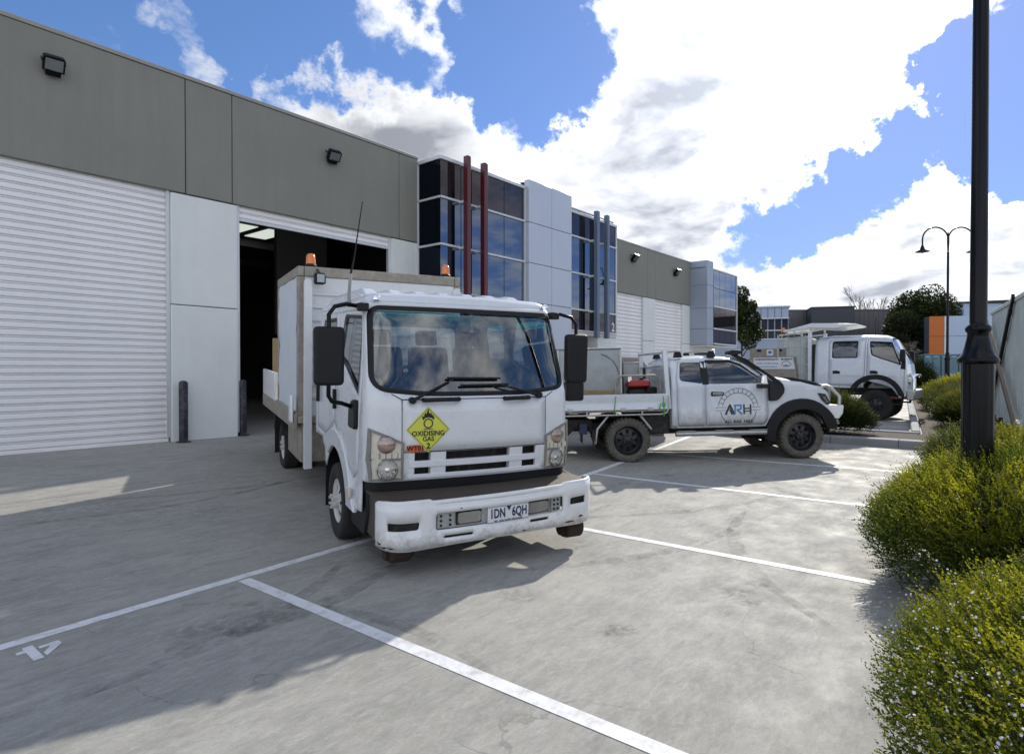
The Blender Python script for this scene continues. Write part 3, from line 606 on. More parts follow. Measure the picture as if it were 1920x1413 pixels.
# ------------------------------------------------------------------ far warehouse and far office
w2 = thing('warehouse', 'farther grey and white panel warehouse with two closed roller doors beside the blue fins', 'warehouse', (0, 0, 0))
R2, B2 = 6.82, 4.78
for a, b in ((19.8, 23.88), (23.88, 24.56), (24.56, 28.25)): panel(w2, a, b, B2, R2, 'grey_panel', VF - .02)
MB().box(19.8, 28.25, VF + .03, VF + .15, B2, R2 - .1).build('joint_backing', 'joint', w2)
MB().box(19.8, 28.25, VF - .04, VF + .26, R2 - .01, R2 + .05).build('parapet_cap', 'cap', w2, bevel=.008)
for a, b in ((23.53, 24.63), (27.42, 28.25)):
    for z0, z1 in ((.2, 2.95), (2.95, B2)): panel(w2, a, b, z0, z1, 'white_panel', VF)
roller_door(w2, 20.1, 23.50, .36, B2 - .02, VF + .09, pitch=.15, label='closed roller door next to the blue fins')
roller_door(w2, 24.66, 27.40, .36, B2 - .02, VF + .09, pitch=.15, label='closed roller door next to the pale pier')
MB().box(19.8, 28.25, VF + .3, VF + .5, 0, R2 - .2).build('rear_wall', 'interior', w2)
o2 = thing('office_block', 'blue grey clad office corner with dark glass overhanging the far end of the warehouses', 'office', (0, 0, 0))
PZ = [2.9, 3.66, 4.64, 5.72, 6.88]
for k in range(4):
    MB().box(28.25, 28.98, VO, VF + 2, PZ[k] + .006, PZ[k + 1] - .006).build('cladding_panel', 'clad_blue', o2, bevel=.008)
MB().box(28.27, 28.96, VO + .02, VF + 2, 2.9, 6.85).build('joint_backing', 'joint', o2)
GZ = [2.97, 3.70, 4.76, 5.65, 6.53]; gu = [29.0, 29.75, 30.5, 31.3, 32.06]
MB().box(29.0, 32.0, VO + .06, VF + 8, 2.97, 6.5).build('core_wall', 'dark_void', o2)
for i in range(4):
    for k in range(4): pane(o2, gu[i], gu[i + 1], GZ[k], GZ[k + 1], 'office_glass' if k in (2, 3) else 'spandrel_glass')
for k in (0, 1, 2, 4): mull(o2, (29.0, VO - .02, GZ[k]), (32.08, VO - .02, GZ[k]), .05, .07)
mull(o2, (32.06, VO - .02, 2.95), (32.06, VO - .02, 6.55)); 
MB().box(28.25, 32.1, VO - .01, VF + 6, 2.84, 2.89).build('soffit', 'soffit', o2)
MB().box(28.25, 31.2, VF + .1, VF + .3, .1, 2.84).build('ground_floor_wall', 'white_panel', o2)
MB().box(29.0, 30.6, VF + .05, VF + .09, .36, 2.6).build('entry_glass', 'spandrel_glass', o2)
MB().box(28.25, 32.0, VO + .1, VF + 8, 6.53, 6.56).build('roof', 'roof_sheet', o2)
# ------------------------------------------------------------------ floodlights
def floodlight(u, z, label, s=1.0):
    t = thing('floodlight', label, 'floodlight', (u, VF - .03, z), (0, 0, 0), 'floodlights on the warehouse parapets')
    MB().box(-.06 * s, .06 * s, -.05 * s, .012, -.10 * s, .06 * s).build('wall_bracket', 'black_metal', t, bevel=.006)
    h = node('lamp_head', t, (0, -.22 * s, .02), (R(38), 0, R(-6)))
    a = .19 * s
    # head, glass and gear box of the lamp
    MB().prism([(-a, -.15 * s), (a, -.15 * s), (a * 1.02, .13 * s), (a * .8, .16 * s), (-a * .8, .16 * s), (-a * 1.02, .13 * s)], lambda x, y, c: (x, c, y), -.03, .09).build('housing', 'black_metal', h, bevel=.01)
    MB().box(-a * .86, a * .86, -.036, -.031, -.12 * s, .12 * s).build('lens', 'clear_lens', h)
    MB().box(-a * .80, a * .80, -.0305, -.0302, -.11 * s, .11 * s).build('reflector', 'chrome', h)
    MB().box(-a * .7, a * .7, -.02, .1, -.24 * s, -.155 * s).build('control_box', 'black_metal', h, bevel=.008)
    for sx in (-1, 1): MB().bar((sx * a * 1.06, .03, .02), (sx * a * 1.06, .22 * s, .02), .012, .03).build('arm', 'black_metal', h)
    return t
floodlight(3.03, 6.62, 'black floodlight on the grey wall above the closed near roller door', .78)
floodlight(8.32, 6.55, 'black floodlight on the grey wall above the open doorway', .78)
floodlight(22.5, 6.22, 'black floodlight above the far roller door next to the blue fins', .85)
floodlight(26.45, 6.12, 'black floodlight above the far roller door next to the pale pier', .85)
for u, y, lb in ((5.02, 12.17, 'dark scuffed steel bollard at the edge of the closed roller door'), (6.27, 12.38, 'dark scuffed steel bollard at the edge of the open doorway')):
    t = thing('bollard', lb, 'bollard', (u, y, gz(u, y)), group='bollards either side of the white pier')
    MB().lathe([(.078, -.1), (.078, 1.10), (.07, 1.13), (.04, 1.15), (0, 1.155)], 20).build('post', 'bollard', t, smooth=40)
    MB().lathe([(.13, 0), (.13, .012), (.085, .014)], 20).build('base_plate', 'bollard', t)
# ------------------------------------------------------------------ wheels
def wheel(parent, loc, r, w, rim_r, side, tyre_m, rim_m, lugs=0, holes=8, dish=.05, dual=False):
    """side +1: outer face towards +y; parts tyre and rim under one wheel"""
    n = node('wheel', parent, loc)
    hw = w / 2; prof = [(rim_r * .98, -hw * .8), (rim_r + .02, -hw * .92), (r * .82, -hw * 1.02), (r * .94, -hw * .96), (r * .985, -hw * .78), (r, -hw * .4), (r, hw * .4), (r * .985, hw * .78), (r * .94, hw * .96), (r * .82, hw * 1.02), (rim_r + .02, hw * .92), (rim_r * .98, hw * .8)]
    t = MB().lathe(prof, 56, axis='y', cap=False)
    k = lugs or 0
    for i in range(k):
        a = 2 * math.pi * i / k
        for sg in (-1, 1):
            aa = a + (math.pi / k if sg > 0 else 0); c, s = math.cos(aa), math.sin(aa); ta = (-s, c)
            wl_ = 2 * math.pi * r / k * .30
            vs = []
            for (rr, yy) in ((r * .905, 1.035 * hw), (r * .985, .98 * hw), (r * 1.028, .80 * hw), (r * 1.028, .30 * hw), (r * .98, .30 * hw)):
                for e in (-wl_, wl_): vs.append((rr * c + ta[0] * e, sg * yy, rr * s + ta[1] * e))
            t.add(vs, [(0, 1, 3, 2), (2, 3, 5, 4), (4, 5, 7, 6), (6, 7, 9, 8), (0, 2, 4, 6, 8), (1, 9, 7, 5, 3)])
    if not lugs:
        for yy in (-.5, -.17, .17, .5): t.lathe([(r * 1.004, hw * yy - .012), (r * 1.008, hw * yy), (r * 1.004, hw * yy + .012)], 40, axis='y', cap=False)
    t.build('tyre', tyre_m, n, smooth=35)
    s = side; m = MB()
    m.lathe([(rim_r, s * hw * .80), (rim_r * .95, s * hw * .84), (rim_r * .90, s * hw * .70), (rim_r * .84, s * hw * (.55 - dish * 4)), (rim_r * .80, s * hw * (.5 - dish * 4))], 36, axis='y', cap=False)
    face = s * hw * (.5 - dish * 4)
    if holes:
        outer = [(rim_r * .80 * math.cos(2 * math.pi * i / 48), rim_r * .80 * math.sin(2 * math.pi * i / 48)) for i in range(48)]
        hs = []
        for i in range(holes):
            a = 2 * math.pi * i / holes; hs.append(rpoly([(rim_r * q * math.cos(a + e), rim_r * q * math.sin(a + e)) for q, e in ((.42, -.10), (.42, .10), (.70, .19), (.70, -.19))], .02, 3))
        sheet(outer, hs, .06, lambda x, z: (x, face + s * .03 * (1 - min(1, (x * x + z * z) / (rim_r * .8) ** 2)), z), m)
        m.lathe([(rim_r * .8, face - s * .05), (0, face - s * .055)], 24, axis='y', mi=1)
    m.lathe([(rim_r * .34, face + s * .02), (rim_r * .32, face + s * .06), (rim_r * .20, face + s * .075), (0, face + s * .08)], 20, axis='y', cap=False)
    for i in range(6):
        a = 2 * math.pi * (i + .5) / 6; m.cyl((rim_r * .27 * math.cos(a), face + s * .05, rim_r * .27 * math.sin(a)), (rim_r * .27 * math.cos(a), face + s * .10, rim_r * .27 * math.sin(a)), .014, 6)
    m.lathe([(rim_r * .98, -s * hw * .8), (rim_r * .9, -s * hw * .3), (rim_r * .9, s * hw * .7)], 36, axis='y', cap=False)
    m.build('rim', [rim_m, 'chassis'], n, smooth=35)
    return n

# ------------------------------------------------------------------ crew cab truck
TPHI, TPIT = .399, R(2.2)
tr = thing('crew_cab_truck', 'white crew cab truck with box body, amber beacons and yellow diamond sign on its nose', 'truck', (4.476, 4.636, 0), (0, TPIT, math.atan2(-math.cos(TPHI), -math.sin(TPHI))))
RC, XR = .13, -1.52
def cxf(z):      # front plane of the cab at height z
    for (z0, x0), (z1, x1) in zip(((.4, .83), (.80, .86), (1.05, .875), (1.50, .86), (2.26, .60)), ((.80, .86), (1.05, .875), (1.50, .86), (2.26, .60), (2.6, .40))):
        if z <= z1: return x0 + (x1 - x0) * (z - z0) / (z1 - z0)
    return .40
def chw(z): return 1.005 if z < 1.5 else 1.005 - .055 * min(1.2, (z - 1.5) / .76)
BUL = .055
def cmap(p, z, off=0.0):
    s = 1 if p >= 0 else -1; q = abs(p); w = chw(z); wf = w - RC; xf = cxf(z)
    if q <= 1: y = q * wf; return (xf + off - BUL * q * q, s * y, z)
    if q <= 2:
        a = (q - 1) * math.pi / 2; return (xf - BUL - RC + (RC + off) * math.cos(a), s * (wf + (RC + off) * math.sin(a)), z)
    xc = xf - BUL - RC; t = (q - 2) / 2.2; return (xc + (XR - xc) * t, s * (w + off), z)
def fp(y, z):    # front-face point -> sheet coordinate
    w = chw(z); wf = w - RC; s = 1 if y >= 0 else -1; a = abs(y)
    if a <= wf: return (s * a / wf, z)
    return (s * (1 + math.asin(min(1, (a - wf) / RC)) / (math.pi / 2)), z)
def sp(x, z, s=-1):   # side point
    xc = cxf(z) - BUL - RC; return (s * (2 + 2.2 * (xc - x) / (xc - XR)), z)
def cm(off): return lambda p, z: cmap(p, z, off)
def arc(cx, cz, r, a0, a1, n): return [(cx + r * math.cos(R(a0 + (a1 - a0) * i / n)), cz + r * math.sin(R(a0 + (a1 - a0) * i / n))) for i in range(n + 1)]
WX, WZ = -.40, .36
side_bottom = [(.665, .78), (.64, .50), (.16, .44)] + arc(WX, WZ, .56, 8, 150, 12) + [(-.95, .70), (-.98, .93), (XR, .93)]
outline = [sp(x, z, 1) for x, z in side_bottom[::1]]
ol = [sp(x, z, -1) for x, z in reversed(side_bottom)]
front_b = [fp(y, .78) for y in (-.95, -.8, -.6, -.4, -.2, 0, .2, .4, .6, .8, .95)]
shell = ol + front_b + outline + [sp(XR, 2.32, 1)] + [sp(x, 2.32, 1) for x in (-1.0, -.5, 0, .3)] + [fp(y, 2.335) for y in (.93, .7, .4, 0, -.4, -.7, -.93)] + [sp(x, 2.32, -1) for x in (.3, 0, -.5, -1.0)] + [sp(XR, 2.32, -1)]
ws_yz = rpoly([(-.975, 1.555), (-.5, 1.505), (.5, 1.505), (.975, 1.555), (.932, 2.295), (-.932, 2.295)], [.16, .2, .2, .16, .11, .11], 7)
ws = [fp(y, z) for y, z in densify(ws_yz, .06)]
win_f = rpoly([(.53, 1.50), (.53, 2.20), (-.22, 2.24), (-.36, 1.82), (-.10, 1.76)], [.03, .06, .06, .05, .1], 4)
win_r = rpoly([(-.58, 1.82), (-.58, 2.22), (-1.26, 2.22), (-1.30, 1.82)], .06, 4)
door_f = [(.56, 1.28), (.555, 2.26), (-.47, 2.27), (-.47, 1.16), (-.20, .98), (.10, .86), (.35, .74), (.52, .84)]
door_r = [(-.49, 1.16), (-.49, 2.27), (-1.36, 2.26), (-1.38, 1.0), (-.95, .98)]
grille_open = rpoly([(-.645, .815), (.645, .815), (.645, 1.022), (-.645, 1.022)], .02, 3)
holes = [ws, [fp(y, z) for y, z in grille_open]]
for s in (-1, 1):
    holes += [[sp(x, z, s) for x, z in door_f], [sp(x, z, s) for x, z in door_r]]
sheet(shell, holes, .09, cm(0)).build('cab_shell', 'truck_white', tr, smooth=40, solid=.012)
# roof: rings drawn in to the crown, front lip proud
rows = []
for (z, ins) in ((2.325, 0), (2.355, .010), (2.385, .035), (2.405, .08), (2.417, .17), (2.422, .4)):
    row = []
    for p in [-4.2 + .2 * i for i in range(43)]:
        x, y, _ = cmap(p, 2.33); cx_, cy_ = -.45, 0; k = 1 - ins / 1.05; row.append((cx_ + (x - cx_) * k, y * k, z + (.015 * math.cos(y * 1.4) if ins > .03 else .005)))
    rows.append(row)
rf = MB().grid(rows); b0 = len(rf.v); top = rows[-1]; rf.add(top, [tuple(range(len(top)))])
rfo = rf.build('cab_roof', 'truck_white', tr, smooth=40)
# raised ribbed deck on the roof
for i in range(7):
    y = -.78 + .26 * i
    MB().prism(rpoly([(-1.30, 2.40), (-1.22, 2.50), (-.10, 2.50), (.10, 2.405)], [0, .05, .05, 0], 4), lambda a, b, c: (a, c, b), y - .065, y + .065).build('roof_rib', 'truck_white', rfo, bevel=.02)
MB().prism(rpoly([(-1.42, 2.38), (-1.32, 2.465), (-.14, 2.465), (.16, 2.39)], [0, .05, .05, 0], 4), lambda a, b, c: (a, c, b), -.90, .90).build('roof_hump', 'truck_white', rfo, bevel=.02)
# rear wall of the cab with window
sheet([(-.94, .93), (.94, .93), (.94, 2.34), (-.94, 2.34)], [rpoly([(-.72, 1.62), (.72, 1.62), (.72, 2.18), (-.72, 2.18)], .07, 4)], .2, lambda y, z: (XR + .005, y, z)).build('cab_rear_wall', 'truck_white', tr, solid=.012)
sheet([(-.73, 1.61), (.73, 1.61), (.73, 2.19), (-.73, 2.19)], [], .4, lambda y, z: (XR + .02, y, z)).build('rear_window', 'clear_lens', tr)
MB().box(XR + .05, .62, -.92, .92, .93, .95).build('cab_floor', 'dash', tr)
# windscreen
inner = shrink(densify(ws_yz, .06), -.002); sealin = shrink(densify(ws_yz, .06), .042)
def fy(off): return lambda y, z: cmap(*fp(y, z), off)
wso = sheet(shrink(densify(ws_yz, .12), .01), [], .12, fy(-.006)).build('windscreen', 'screen_glass', tr, smooth=60)
sb = MB(); ring(inner, sealin, fy(.006), sb); n_ = len(inner)
mid = shrink(densify(ws_yz, .06), .02); sb2 = MB(); ring(inner, mid, fy(.004), sb2); ring(mid, sealin, fy(.012), sb2)
sb2.build('windscreen_seal', 'black_plastic', wso, smooth=50)
zt = rpoly([(-.80, 2.10), (-.80, 2.185), (-.24, 2.185), (-.24, 2.10)], .01, 2)
sheet([(-.88, 2.12), (.88, 2.12), (.86, 2.245), (-.86, 2.245)], [], .1, fy(-.016)).build('sun_band', 'band_glass', wso)
# doors
for s in (-1, 1):
    d = sheet([sp(x, z, s) for x, z in shrink(door_f, .006)], [[sp(x, z, s) for x, z in win_f]], .09, cm(.004)).build('door', 'truck_white', tr, smooth=40, solid=.014)
    sheet([sp(x, z, s) for x, z in shrink(win_f, -.004)], [], .2, cm(-.008)).build('side_window', 'side_glass', d)
    ring([sp(x, z, s) for x, z in shrink(win_f, -.004)], [sp(x, z, s) for x, z in shrink(win_f, .03)], cm(.009)).build('window_seal', 'black_plastic', d)
    MB().prism(rpoly([(-.40, 1.30), (-.40, 1.50), (-.36, 1.50), (-.36, 1.30)], .018, 4), lambda a, b, c: (a, s * c, b), 1.01, 1.05).build('door_handle', 'black_plastic', d, bevel=.006)
    d2 = sheet([sp(x, z, s) for x, z in shrink(door_r, .006)], [[sp(x, z, s) for x, z in win_r]], .09, cm(.004)).build('door', 'truck_white', tr, smooth=40, solid=.014)
    sheet([sp(x, z, s) for x, z in shrink(win_r, -.004)], [], .2, cm(-.008)).build('side_window', 'side_glass', d2)
    ring([sp(x, z, s) for x, z in shrink(win_r, -.004)], [sp(x, z, s) for x, z in shrink(win_r, .03)], cm(.009)).build('window_seal', 'black_plastic', d2)
    MB().prism(rpoly([(-1.30, 1.30), (-1.30, 1.50), (-1.26, 1.50), (-1.26, 1.30)], .018, 4), lambda a, b, c: (a, s * c, b), 1.01, 1.05).build('door_handle', 'black_plastic', d2, bevel=.006)
    # wheel arch lip
    oa = [(.44, .44)] + arc(WX, WZ, .74, 18, 118, 12) + [(-1.0, .95)]; ia = [(.10, .44)] + arc(WX, WZ, .555, 12, 128, 12) + [(-.93, .88)]
    mb = MB(); ring_pts = oa + ia[::-1]
    mb.prism(ring_pts, lambda a, b, c: (a, s * c, b), .985, 1.035).build('wheel_arch', 'truck_white', tr, bevel=.014)
    MB().prism(rpoly([(.22, .55), (.36, .55), (.36, .64), (.22, .64)], .025, 4), lambda a, b, c: (a, s * c, b), 1.03, 1.055).build('side_indicator', 'lamp_cream', tr, bevel=.008)
    MB().prism([(.70, .50), (.66, .80), (.45, .80), (.40, .46), (.10, .46), (.12, .27), (.60, .27)], lambda a, b, c: (a, s * c, b), .80, .975).build('lower_corner', 'black_plastic', tr, bevel=.02)
    # inner arch, dark
    MB().prism(arc(WX, WZ, .60, -10, 190, 14), lambda a, b, c: (a, s * c, b), .55, .62).build('wheel_liner', 'chassis', tr)
# dark belt under the mask, and body behind
sheet([fp(y, z) for y, z in ((-1.0, .70), (-.5, .70), (0, .70), (.5, .70), (1.0, .70), (1.0, .79), (.5, .79), (0, .79), (-.5, .79), (-1.0, .79))], [], .1, cm(-.012)).build('lower_mask', 'black_plastic', tr, solid=.02)
MB().box(.70, .76, -.70, .70, .74, 1.05).build('radiator', 'chassis', tr)
# grille bars
def fbar(y0, y1, z0, z1, off, name, m, parent, th=.03):
    n = max(2, int(abs(y1 - y0) / .1)); rows_ = []
    for i in range(n + 1):
        y = y0 + (y1 - y0) * i / n; f_ = lambda z, o_: cmap(*fp(y, z), o_)
        rows_.append([f_(z0, off - th), f_(z0, off), f_(z1, off), f_(z1, off - th), f_(z0, off - th)])
    g = MB().grid(rows_); k = 5
    g.f.append((0, 1, 2, 3)); g.m.append(0); g.f.append(tuple(n * k + i for i in (3, 2, 1, 0))); g.m.append(0)
    return g.build(name, m, parent, bevel=.006)
gr = fbar(-.66, .66, .795, .832, .012, 'grille', 'truck_white', tr)
fbar(-.645, .645, .890, .948, .014, 'grille_bar', 'truck_white', gr, .05)
for s in (-1, 1):
    fbar(s * .655, s * .60, .82, 1.02, .008, 'grille_upright', 'truck_white', gr)
    fbar(s * .455, s * .315, .82, 1.02, .004, 'grille_upright', 'truck_white', gr, .06)
# panel seam: nose flap with handles
nf = sheet([fp(y, z) for y, z in densify(rpoly([(-.70, 1.034), (.70, 1.034), (.705, 1.475), (-.705, 1.475)], .01, 2), .1)], [], .1, cm(.010)).build('nose_flap', 'truck_white', tr, smooth=50, solid=.008)
for y0, y1 in ((-.53, -.21), (.25, .50)):
    pts = [cmap(*fp(y0, 1.478), .012), cmap(*fp(y0, 1.478), .05), cmap(*fp((y0 + y1) / 2, 1.482), .055), cmap(*fp(y1, 1.482), .05), cmap(*fp(y1, 1.482), .012)]
    MB().tube(pts, .019, 8).build('grab_handle', 'black_plastic', nf, smooth=50)
def seam(pts, nm='panel_seam', w_=.0045, off=.0145):
    for a_, b_ in zip(pts[:-1], pts[1:]):
        k = max(2, int(((a_[0] - b_[0]) ** 2 + (a_[1] - b_[1]) ** 2) ** .5 / .08))
        MB().tube([cmap(*fp(a_[0] + (b_[0] - a_[0]) * i / k, a_[1] + (b_[1] - a_[1]) * i / k), off - .010) for i in range(k + 1)], w_, 5).build(nm, 'ink_grey', nf)
for s in (-1, 1): seam([(s * .712, .80), (s * .712, 1.482), (s * .80, 1.53)])
seam([(-.712, 1.482), (.712, 1.482)]); seam([(-.70, 1.028), (.70, 1.028)])
# headlamps
for s in (-1, 1):
    ho = [(s * .70, .79), (s * .965, .79), (s * .985, .98), (s * .975, 1.245), (s * .70, 1.115)]
    def hm(off): return lambda y, z: cmap(*fp(y, z), off)
    h = sheet(ho, [], .06, hm(.010)).build('headlamp', 'lamp_cream', tr, solid=.016)
    hd = densify(ho, .05)
    ring(hd, shrink(hd, .022), hm(.022)).build('lamp_frame', 'grey_trim', h, solid=.012)
    c = Vector(cmap(*fp(s * .835, .885), .012)); nrm = Vector((1, s * .22, .05)).normalized()
    Mx = nrm.to_track_quat('Z', 'Y').to_matrix()
    def place(prof, nm, m, par, cc=c, n=24):
        q = MB().lathe(prof, n, cap=False); q.v = [tuple(cc + Mx @ Vector(v)) for v in q.v]; return q.build(nm, m, par, smooth=40)
    place([(.088, .012), (.080, .016), (.062, -.004), (.030, -.02), (.0, -.024)], 'reflector', 'chrome', h)
    place([(.092, .010), (.090, .022), (.080, .024)], 'lamp_bezel', 'grey_trim', h)
    place([(.022, -.012), (.022, .016), (.010, .022), (0, .023)], 'bulb_shield', 'chrome', h, n=12)
    for k in range(9):
        a = 2 * math.pi * k / 9 + .3; ctr = c + Mx @ Vector((.052 * math.cos(a), .052 * math.sin(a), .001)); q = MB().lathe([(.014, 0), (.008, .006), (0, .008)], 7, cap=False); q.v = [tuple(ctr + Mx @ Vector(v)) for v in q.v]; q.build('facet', 'chrome', h, smooth=40)
    place([(.093, .028), (.06, .046), (.03, .052), (0, .054)], 'lens', 'clear_lens', h)
    c2 = Vector(cmap(*fp(s * .845, 1.105), .006))
    place([(.072, .012), (.06, .022), (.03, .03), (0, .032)], 'indicator', 'amber_clear', h, c2)
    place([(.080, .014), (.066, .034), (.03, .048), (0, .05)], 'lens', 'clear_lens', h, c2)
    sheet([(s * .725, .985), (s * .955, .985), (s * .955, 1.035), (s * .725, 1.035)], [], .1, hm(.02)).build('marker_strip', 'lamp_cream', h, solid=.01)
    for k in range(4): MB().box(*sorted((cmap(*fp(s * (.755 + .05 * k), .975), .01)[0], cmap(*fp(s * (.755 + .05 * k), .975), .03)[0])), *sorted((s * (.75 + .05 * k), s * (.756 + .05 * k))), .985, 1.035).build('strip_rib', 'grey_trim', h)
    sheet([(s * .70, .966), (s * .985, .966), (s * .985, .982), (s * .70, .982)], [], .1, hm(.026)).build('lamp_divider', 'grey_trim', h, solid=.01)
# diamond plate, order tag
def fplate(pts, off, nm, m, par, solid=.004): return sheet(pts, [], .08, hm2(off)).build(nm, m, par, solid=solid)
def hm2(off): return lambda y, z: cmap(*fp(y, z), off)
dc = (-.487, 1.222); dr = .197
dia = fplate([(dc[0] - dr, dc[1]), (dc[0], dc[1] - dr), (dc[0] + dr, dc[1]), (dc[0], dc[1] + dr)], .018, 'hazard_diamond', 'sticker_yellow', tr)
dia['label'] = 'yellow hazard diamond reading oxidising gas 2'
k1 = [(dc[0] - dr * .94, dc[1]), (dc[0], dc[1] - dr * .94), (dc[0] + dr * .94, dc[1]), (dc[0], dc[1] + dr * .94)]; k2 = [(dc[0] - dr * .91, dc[1]), (dc[0], dc[1] - dr * .91), (dc[0] + dr * .91, dc[1]), (dc[0], dc[1] + dr * .91)]
ring(densify(k1, .05), densify(k2, .05)[:len(densify(k1, .05))], hm2(.0212)).build('border', 'ink_grey', dia) if len(densify(k1, .05)) == len(densify(k2, .05)) else None
def ft(s_, y, z, size, m, par, nm, off=.0216, **kw):
    o_ = Vector(cmap(*fp(y, z), off)); rr = Vector(cmap(*fp(y + .1, z), off)) - Vector(cmap(*fp(y - .1, z), off)); uu = Vector(cmap(*fp(y, z + .05), off)) - Vector(cmap(*fp(y, z - .05), off))
    return text(s_, size, m, par, nm, o_, rr, uu, lift=.0015, **kw)
ft('OXIDISING', dc[0], dc[1] - .035, .060, 'ink', dia, 'lettering', bold=.0012, sx=.98)
ft('GAS', dc[0], dc[1] - .083, .056, 'ink', dia, 'lettering', bold=.001)
ft('2', dc[0], dc[1] - .143, .066, 'ink', dia, 'lettering', bold=.002)
# flame over circle
cirO = [(dc[0] + .043 * math.cos(2 * math.pi * i / 24), dc[1] + .052 + .043 * math.sin(2 * math.pi * i / 24)) for i in range(24)]
cirI = [(dc[0] + .033 * math.cos(2 * math.pi * i / 24), dc[1] + .052 + .033 * math.sin(2 * math.pi * i / 24)) for i in range(24)]
ring(cirO, cirI, hm2(.0225)).build('symbol_ring', 'ink', dia)
fl = [(-.045, .078), (-.058, .105), (-.050, .120), (-.040, .108), (-.036, .130), (-.022, .148), (-.020, .132), (-.006, .165), (.004, .178), (.004, .150), (.018, .135), (.026, .146), (.034, .122), (.046, .128), (.042, .108), (.056, .112), (.046, .080), (.032, .098), (0, .104), (-.032, .098)]
sheet([(dc[0] + a, dc[1] + b) for a, b in fl], [], .2, hm2(.0222)).build('symbol_flame', 'ink', dia)
sheet([(dc[0] - .042, dc[1] + .0), (dc[0] + .042, dc[1] + .0), (dc[0] + .042, dc[1] + .006), (dc[0] - .042, dc[1] + .006)], [], .2, hm2(.0222)).build('symbol_base', 'ink', dia)
wtg = fplate([(-.675, 1.028), (-.522, 1.034), (-.522, 1.085), (-.54, 1.093), (-.675, 1.086)], .016, 'order_tag', 'sticker_orange', tr)
ft('WT01', -.60, 1.059, .058, 'ink', wtg, 'lettering', off=.0195, bold=.0015)
# wipers
for (pa, pb, bl) in (((-.63, 1.475), (-.26, 1.655), ((-.30, 1.665), (.22, 1.66))), ((.62, 1.50), (.20, 1.605), ((.30, 1.605), (-.18, 1.600)))):
    A_ = Vector(fy(.03)(*pa)); B_ = Vector(fy(.055)(*pb))
    w_ = MB().tube([A_, A_.lerp(B_, .5) + Vector((.012, 0, .0)), B_], [.016, .011, .008], 6).build('wiper', 'black_plastic', tr, smooth=50)
    MB().cyl(fy(.0)(*pa), fy(.05)(*pa), .03, 12).build('wiper_pivot', 'black_plastic', w_)
    MB().tube([fy(.03)(bl[0][0] + (bl[1][0] - bl[0][0]) * i / 6, bl[0][1] + (bl[1][1] - bl[0][1]) * i / 6) for i in range(7)], .011, 6).build('wiper_blade', 'black_plastic', w_)
# interior: dash, seats, wheel
MB().prism(rpoly([(.36, 1.2), (.36, 1.44), (.52, 1.50), (.74, 1.50), (.78, 1.2)], .03, 4), lambda a, b, c: (a, c, b), -.92, .92).build('dashboard', 'dash', tr, bevel=.02)
for y in (-.52, .0, .52):
    st = MB().prism(rpoly([(-.42, .95), (-.42, 1.30), (.10, 1.34), (.10, .95)], .08, 4), lambda a, b, c: (a, c, b), y - .23, y + .23).build('seat', 'seat_cloth', tr, bevel=.04)
    MB().prism(rpoly([(-.46, 1.26), (-.60, 1.92), (-.48, 1.94), (-.30, 1.28)], .06, 4), lambda a, b, c: (a, c, b), y - .22, y + .22).build('backrest', 'seat_cloth', st, bevel=.05)
    MB().prism(rpoly([(-.63, 1.95), (-.65, 2.10), (-.54, 2.12), (-.50, 1.96)], .03, 4), lambda a, b, c: (a, c, b), y - .11, y + .11).build('headrest', 'seat_cloth', st, bevel=.03)
for y, nm in ((-.50, 'steering_wheel'), (.62, 'steering_wheel')):
    c = Vector((.30, y, 1.60)); nrm = Vector((-.72, 0, .69)); Mq = nrm.to_track_quat('Z', 'Y').to_matrix()
    sw = MB().tube([c + Mq @ Vector((.215 * math.cos(2 * math.pi * i / 28), .215 * math.sin(2 * math.pi * i / 28), 0)) for i in range(28)], .017, 8, closed=True).build(nm, 'steer', tr, smooth=50)
    MB().tube([c, c - nrm * .30], .03, 8).build('column', 'dash', sw)
    for a in (90, 210, 330): MB().bar(c, c + Mq @ Vector((.21 * math.cos(R(a)), .21 * math.sin(R(a)), 0)), .035, .015).build('spoke', 'steer', sw)
# mirrors
def mirror(s):
    yc = s * 1.262; x = .50
    pts = rpoly([(-.125, -.255), (.125, -.255), (.13, .25), (-.13, .25)], .045, 5)
    m = MB().prism(pts, lambda a, b, c: (x + c + .02 * (b > .9), yc + a, 1.845 + b), -.04, .055).build('mirror_head', 'black_plastic', tr, bevel=.03, seg=3)
    MB().prism(rpoly([(-.11, -.24), (.11, -.24), (.11, .235), (-.11, .235)], .035, 4), lambda a, b, c: (x + c, yc + a, 1.845 + b), -.046, -.042).build('mirror_glass', 'chrome', m)
    MB().tube([(.40, s * .97, 2.285), (.44, s * 1.10, 2.30), (.48, s * 1.21, 2.27), (.50, yc, 2.20), (.50, yc, 2.06)], .019, 8).build('mirror_arm', 'black_metal', m, smooth=50)
    MB().tube([(.50, yc, 1.62), (.50, yc, 1.50), (.49, yc - s * .03, 1.45), (.46, s * 1.14, 1.43), (.43, s * 1.06, 1.40), (.42, s * 1.0, 1.36)], .019, 8).build('mirror_arm', 'black_metal', m, smooth=50)
    MB().prism(rpoly([(.30, 1.20), (.54, 1.20), (.55, 1.46), (.42, 1.46), (.32, 1.38)], .04, 4), lambda a, b, c: (a, s * c, b), 1.0, 1.055).build('mirror_bracket', 'black_plastic', m, bevel=.015)
    if s > 0: MB().prism(rpoly([(-.10, -.10), (.11, -.10), (.11, .10), (-.10, .10)], .03, 4), lambda a, b, c: (x + c, yc - .02 + a, 1.50 + b), -.05, .05).build('spotter_mirror', 'black_plastic', m, bevel=.02)
    MB().box(.46, .56, *sorted((s * .93, s * 1.02)), 2.24, 2.31).build('arm_mount', 'black_plastic', m, bevel=.01)
mirror(-1); mirror(1)
